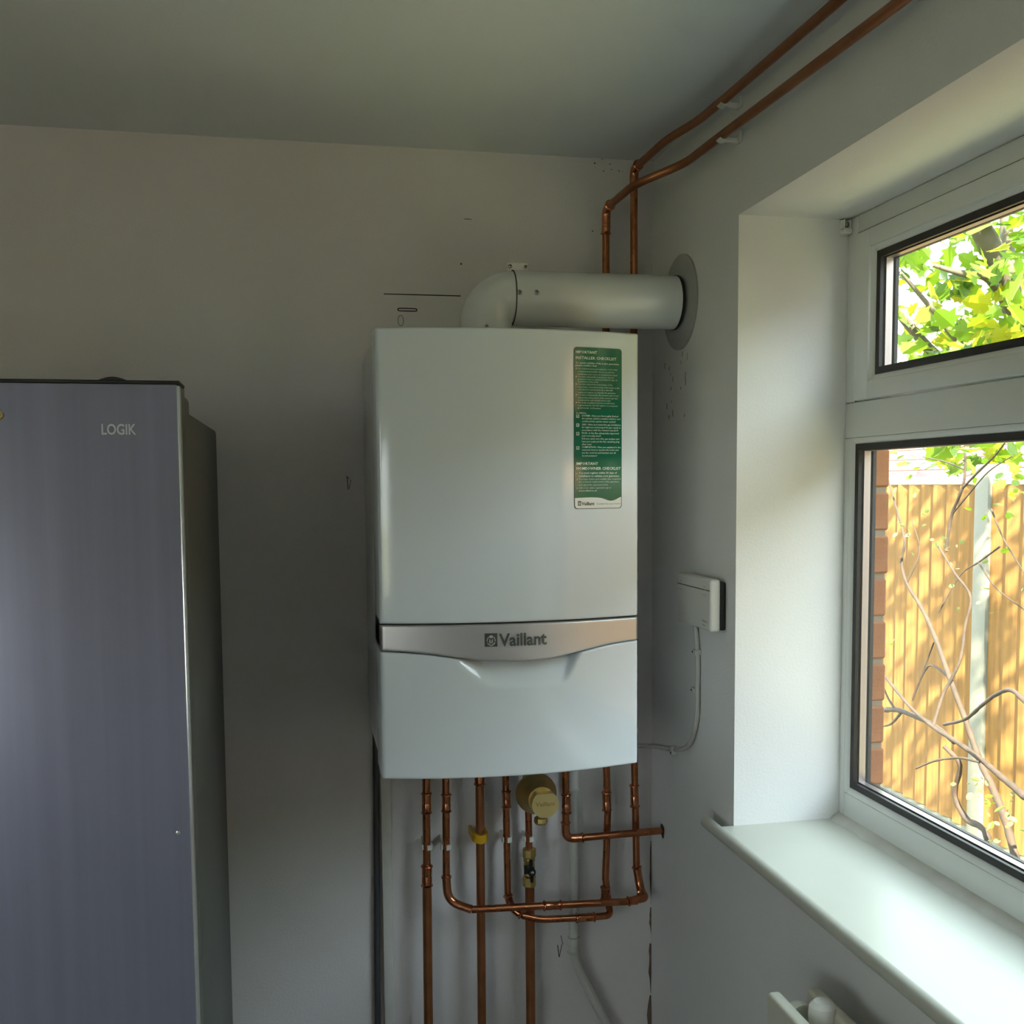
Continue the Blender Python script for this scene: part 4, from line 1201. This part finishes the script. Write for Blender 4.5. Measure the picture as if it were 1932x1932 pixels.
branch([(1.3000, 0.8983, 0.8927), (1.2800, 0.7622, 0.9413), (1.2500, 0.6463, 1.0084), (1.2400, 0.5720, 1.0555), (1.2200, 0.4779, 1.0902), (1.2000, 0.3904, 1.0745)], 0.0050, 0.0065)
branch([(1.3000, 1.0481, 0.7080), (1.3000, 0.9363, 0.7646), (1.3100, 0.8264, 0.8013), (1.3200, 0.7434, 0.8088)], 0.0030, 0.0045)
branch([(1.55, 1.10, -0.14), (1.5000, 0.9305, 0.4510), (1.5000, 1.0602, 0.5196), (1.5000, 1.1221, 0.5851), (1.4800, 1.0681, 0.7043), (1.4500, 1.1159, 0.7589)], 0.0130, 0.0075)
branch([(1.5500, 1.2745, 1.4228), (1.5500, 1.2752, 1.4418), (1.5500, 1.2487, 1.5565), (1.5500, 1.1919, 1.6505), (1.5500, 1.1797, 1.7167), (1.5500, 1.1820, 1.7717)], 0.0065, 0.0040)
branch([(1.5500, 1.1796, 1.7130), (1.5500, 1.2870, 1.7430), (1.5600, 1.4492, 1.7663)], 0.0035, 0.0020)
branch([(1.5500, 1.1919, 1.6505), (1.5500, 1.1070, 1.7065), (1.5500, 1.0233, 1.7580), (1.5500, 0.9643, 1.8080)], 0.0045, 0.0025)
branch([(1.6000, 1.0512, 1.4535), (1.6000, 1.1641, 1.3915), (1.5800, 1.2378, 1.3393), (1.5500, 1.3134, 1.1982)], 0.0035, 0.0025)
branch([(1.5500, 1.2487, 1.5565), (1.5500, 1.1500, 1.6341), (1.5600, 1.0676, 1.7059), (1.5700, 0.9627, 1.7562)], 0.0028, 0.0020)
branch([(1.5000, 1.4406, 1.2944), (1.5200, 1.3944, 1.4180), (1.5300, 1.4656, 1.5332)], 0.0028, 0.0015)
branch([(1.6000, 1.1641, 1.3915), (1.6000, 1.0644, 1.3098), (1.6000, 0.9238, 1.2535)], 0.0030, 0.0020)
branch([(1.5800, 1.0761, 1.5804), (1.5800, 1.0036, 1.4760), (1.5800, 0.9032, 1.3777)], 0.0030, 0.0020)

def leaf_mesh(name, m, lobes):
    """a thin folded leaf about one unit long"""
    out = []
    if lobes:
        prof = [(0, 0), (.10, .12), (.42, .16), (.30, .34), (.50, .55), (.26, .60), (.20, .82), (0, 1.0)]
    else:
        prof = [(0, 0), (.16, .12), (.27, .34), (.29, .55), (.20, .80), (0, 1.0)]
    n = len(prof)
    vs_ = [(0, y, 0.0) for x, y in prof] + [(x, y, .20 * x + .10 * (y - .5) ** 2) for x, y in prof] + [(-x, y, .20 * x + .10 * (y - .5) ** 2) for x, y in prof]
    fs = []
    for i in range(n - 1):
        fs.append((i, n + i, n + i + 1, i + 1))
        fs.append((i, i + 1, 2 * n + i + 1, 2 * n + i))
    me = bpy.data.meshes.new(name)
    me.from_pydata(vs_, [], fs)
    me.materials.append(M[m])
    return me, vs_, fs
LEAF = {k: leaf_mesh('leaf', k, k != 'leaf_pale') for k in ('leaf', 'leaf2', 'leaf3', 'leaf_pale')}
SMALL = leaf_mesh('leaf', 'leaf', False)[0]
def put_leaf(parent, me, p, size, up=0.0):
    o = bpy.data.objects.new('leaf', me)
    COL.objects.link(o)
    o.parent = parent
    o.location = Vector(p) - ORIGIN[parent.name]
    o.rotation_euler = (random.uniform(-1.2, 1.2), random.uniform(-1.2, 1.2), random.uniform(0, 6.28))
    o.scale = (size,) * 3
for c, n_, sp, me, s in (((1.5000, 1.5326, 1.7828), 9, .035, LEAF['leaf_pale'][0], .030), ((1.5000, 1.4428, 1.7310), 7, .03, SMALL, .030), ((1.5000, 1.5232, 1.5217), 12, .05, LEAF['leaf_pale'][0], .026),
                         ((1.5000, 1.5895, 1.5298), 5, .02, LEAF['leaf2'][0], .030), ((1.5000, 1.4000, 1.4965), 9, .05, LEAF['leaf_pale'][0], .024), ((1.5000, 1.5422, 1.0306), 5, .03, SMALL, .022),
                         ((1.3000, 0.7460, 0.7393), 6, .03, LEAF['leaf_pale'][0], .024), ((1.3000, 0.7066, 0.7175), 6, .03, LEAF['leaf_pale'][0], .026), ((1.3000, 0.6752, 0.6859), 5, .03, SMALL, .026),
                         ((1.3000, 0.6292, 0.6435), 4, .03, LEAF['leaf_pale'][0], .028), ((1.3000, 0.5497, 0.7167), 7, .04, LEAF['leaf_pale'][0], .028), ((1.3000, 0.5259, 0.6928), 6, .03, LEAF['leaf_pale'][0], .028),
                         ((1.5500, 1.2310, 1.4180), 10, .06, LEAF['leaf_pale'][0], .022), ((1.5800, 1.1226, 1.3416), 8, .06, LEAF['leaf_pale'][0], .022), ((1.6000, 1.0491, 1.5986), 9, .05, SMALL, .035),
                         ((1.6000, 0.9848, 1.6521), 9, .05, LEAF['leaf2'][0], .045), ((1.6000, 1.1361, 1.6884), 7, .05, SMALL, .035)):
    for i in range(n_):
        put_leaf(shrub, me, [c[q] + random.gauss(0, sp) for q in range(3)], s * random.uniform(.7, 1.3))

# unseen leafy sprays added to the shrub above the window view, to dapple the fence
sp_v, sp_f = [], []
for c in range(20):
    t = c / 19
    k = Vector((1.10 + 0.50 * t + random.uniform(-.15, .15), -0.95 + 1.9 * t + random.uniform(-.4, .4), 2.98 + random.uniform(-.12, .30)))
    for i in range(15):
        p = k + Vector((random.gauss(0, .10), random.gauss(0, .10), random.gauss(0, .07)))
        R3 = Matrix.Rotation(random.uniform(0, 6.28), 3, 'Z') @ Matrix.Rotation(random.uniform(-1, 1), 3, 'X')
        sz_ = random.uniform(.05, .11)
        o_ = len(sp_v)
        sp_v += [p + R3 @ (Vector(q) * sz_) for q in LEAF['leaf_pale'][1]]
        sp_f += [tuple(a + o_ for a in q) for q in LEAF['leaf_pale'][2]]
    branch([k + Vector((.22, -.15, -.20)), k + Vector((.1, -.05, -.08)), k, k + Vector((-.1, -.1, .1))], 0.006, 0.002)
sp = obj('dapple_sprays', MB().add(sp_v, sp_f), 'leaf', shrub, smooth=None)
sp['kind'] = 'stuff'
branch([(1.50, 0.20, -0.14), (1.55, 0.15, 1.0), (1.48, 0.05, 2.1), (1.40, -0.10, 2.95)], 0.016, 0.007)
branch([(1.48, 0.05, 2.1), (1.52, 0.35, 2.75), (1.60, 0.80, 3.0)], 0.010, 0.004)
branch([(1.48, 0.05, 2.1), (1.30, -0.45, 2.7), (1.12, -0.90, 2.98)], 0.010, 0.004)

# maple tree behind the fence
base = (4.4840, 4.2333, 0.9646)
tree = thing('maple_tree', (base[0], base[1], -0.12), 'leafy lime-green maple tree behind the fence, filling the top pane', 'tree')
def limb(pts, r0, r1):
    P = catmull(pts, 5)
    k = len(P)
    return obj('limb', MB().tube(P, [(r0 + (r1 - r0) * i / (k - 1)) for i in range(k)], 9), 'bark_pale', tree, smooth=60)
limb([(base[0], base[1], -0.2), (base[0] + .05, base[1], 1.2), (4.2225, 4.0871, 2.0531), (3.8752, 3.9204, 2.5833), (3.5833, 3.8036, 3.0179), (3.3035, 3.6811, 3.2980), (3.0511, 3.5075, 3.6048)], 0.13, 0.045)
limb([(4.2225, 4.0871, 2.0531), (4.0044, 4.1734, 2.7602), (3.9484, 4.2277, 3.2908), (3.9126, 4.2283, 3.8066)], 0.07, 0.03)
limb([(3.8752, 3.9204, 2.5833), (3.5005, 3.7621, 2.9101), (3.2340, 3.6957, 2.9367), (3.0493, 3.6882, 2.9763)], 0.035, 0.012)
limb([(4.1154, 4.0345, 2.1887), (3.4454, 3.8752, 2.4859), (3.1326, 3.8049, 2.7301), (2.8498, 3.7056, 2.9263)], 0.030, 0.010)
limb([(4.2225, 4.0871, 2.0531), (3.5167, 4.1982, 2.4406), (3.1982, 4.1337, 2.6668), (3.0531, 4.0868, 2.7742)], 0.05, 0.022)
limb([(4.2398, 4.0788, 1.9470), (3.8626, 4.0769, 2.4322), (3.8352, 3.9049, 2.8477), (3.8613, 3.8066, 3.1912)], 0.05, 0.02)
CL = [(3.3759, 3.5100, 3.2733), (3.5858, 3.6207, 3.2323), (3.4666, 3.8312, 3.2462), (3.3829, 3.4392, 3.0433), (3.5831, 3.9091, 3.1053), (3.3140, 3.8682, 3.0220), (3.3690, 4.1527, 3.2175), (3.3450, 3.7496, 2.9029), (3.6631, 3.9049, 2.8595), (3.5748, 3.5905, 2.8641),
      (3.7122, 3.7843, 2.6270), (3.3423, 3.5576, 2.6170), (3.4005, 3.9842, 2.7662), (3.2446, 3.9974, 2.5812), (3.2234, 4.2595, 2.5125), (3.1375, 3.9701, 2.4093), (3.4350, 3.7568, 2.5035), (3.5122, 3.5853, 2.4352), (3.3789, 4.0509, 2.4220), (3.6495, 4.1074, 2.4324),
      (3.3465, 3.8721, 1.9203), (3.4943, 3.8930, 1.8708), (3.4634, 3.6686, 1.8795), (3.7284, 3.8472, 1.8353), (3.6584, 3.6512, 1.7318), (3.6507, 4.0290, 1.8062), (3.1852, 4.3105, 3.0391), (3.3441, 4.4143, 3.2049)]
for i in range(285):
    c = CL[i % len(CL)]
    me = random.choices([LEAF['leaf'][0], LEAF['leaf2'][0], LEAF['leaf3'][0]], [.55, .27, .18])[0]
    put_leaf(tree, me, [c[q] + random.gauss(0, .13) for q in range(3)], random.uniform(.10, .19))
vs_all, fs_all = [], []
cc = Vector((3.9904, 4.1353, 3.5107))
for i in range(900):
    while True:
        d = Vector((random.uniform(-1, 1), random.uniform(-1, 1), random.uniform(-1, 1)))
        if d.length < 1:
            break
    p = cc + Vector((d.x * 2.3, d.y * 2.3, d.z * 2.1))
    R3 = Matrix.Rotation(random.uniform(0, 6.28), 3, 'Z') @ Matrix.Rotation(random.uniform(-1.2, 1.2), 3, 'X')
    s = random.uniform(.11, .20)
    o = len(vs_all)
    vs_all += [p + R3 @ (Vector(q) * s) for q in LEAF['leaf'][1]]
    fs_all += [tuple(i + o for i in q) for q in LEAF['leaf'][2]]
fo = obj('foliage', MB().add(vs_all, fs_all), 'leaf', tree, smooth=None)
fo['kind'] = 'stuff'

# outbuilding with a pink tiled roof beyond the fence
gb = thing('garden_outbuilding', (6.6, 9.0, -0.12), 'low outbuilding with a pink tiled roof beyond the fence', 'outbuilding')
obj('walls', MB().box((5.7, 5.0, -0.12), (9.2, 13.0, 1.66)), 'render', gb, smooth=None)
rp = [(5.35, 1.66), (7.5, 2.42), (9.65, 1.66), (9.65, 1.56), (7.5, 2.32), (5.35, 1.56)]
roof = obj('roof_deck', MB().prism(rp, 1, 4.7, 13.3), 'roof', gb, smooth=None)
tm = bpy.data.meshes.new('roof_tile')
tb = MB().box((0, 0, 0), (0.40, 0.33, 0.022), .004, 1)
tm.from_pydata(tb.v, [], tb.f)
tm.materials.append(M['roof'])
sl = math.atan2(2.42 - 1.66, 7.5 - 5.35)
for r_ in range(6):
    for c_ in range(25):
        o = bpy.data.objects.new('roof_tile', tm)
        COL.objects.link(o)
        o.parent = roof
        x = 5.33 + r_ * 0.358
        o.location = Vector((x, 4.7 + c_ * 0.343 + (r_ % 2) * .0, 1.66 + (x - 5.35) * math.tan(sl) + .004)) - ORIGIN[roof.name]
        o.rotation_euler = (0, -sl + .03, 0)

# unseen tall hedge beyond the fence, added to be mirrored in the boiler
hv_, hf_ = [], []
ny, nz = 90, 30
import mathutils.noise as mn
for side in (0, 1):
    for i in range(ny + 1):
        for j in range(nz + 1):
            y, z = -6.0 + 6.3 * i / ny, -0.12 + 3.5 * j / nz
            d = 0.16 * mn.noise(Vector((y * 1.7, z * 1.7, side * 9))) + 0.10 * mn.noise(Vector((y * 5, z * 5, side * 9)))
            e = 0.45 * max(0.0, (j / nz - .85) / .15) ** 2 + 0.4 * max(0.0, (abs(i / ny - .5) - .46) / .04) ** 2
            hv_.append(((3.1 + d + e * .9) if side == 0 else (4.3 - d - e * .9), y, z + 0.10 * mn.noise(Vector((y * 2.3, side, 4)))))
o_ = (ny + 1) * (nz + 1)
for side in (0, 1):
    for i in range(ny):
        for j in range(nz):
            a = side * o_ + i * (nz + 1) + j
            hf_.append((a, a + nz + 1, a + nz + 2, a + 1))
for i in range(ny):
    a = i * (nz + 1) + nz
    hf_.append((a, a + nz + 1, a + nz + 1 + o_, a + o_))
for j in range(nz):
    hf_.append((j, j + 1, j + 1 + o_, j + o_))
    a = ny * (nz + 1) + j
    hf_.append((a, a + 1, a + 1 + o_, a + o_))
tag(obj('mirrored_hedge', MB().add(hv_, hf_), 'hedge', smooth=None, org=(3.7, -3.0, -0.12)), 'added tall dark green hedge, unseen beyond the fence, mirrored in the boiler front', 'hedge')

# unseen brick house past the hedge, added for its orange reflection
nh = thing('mirrored_house', (7.5, -11.0, -0.12), 'added orange brick house, unseen past the hedge, mirrored in the boiler front', 'house')
obj('walls', MB().box((5.6, -15.0, -0.12), (10.0, -8.2, 3.5)), 'house_brick', nh, smooth=None)
obj('roof', MB().prism([(5.2, 3.4), (7.8, 5.3), (10.4, 3.4)], 1, -15.3, -7.9), 'roof', nh, smooth=None)
obj('window_frame', MB().box((5.56, -14.0, 1.1), (5.62, -12.9, 2.3), .01, 1), 'upvc', nh)
obj('window_pane', MB().box((5.55, -13.92, 1.18), (5.555, -12.98, 2.22)), 'black_plastic', nh, smooth=None)
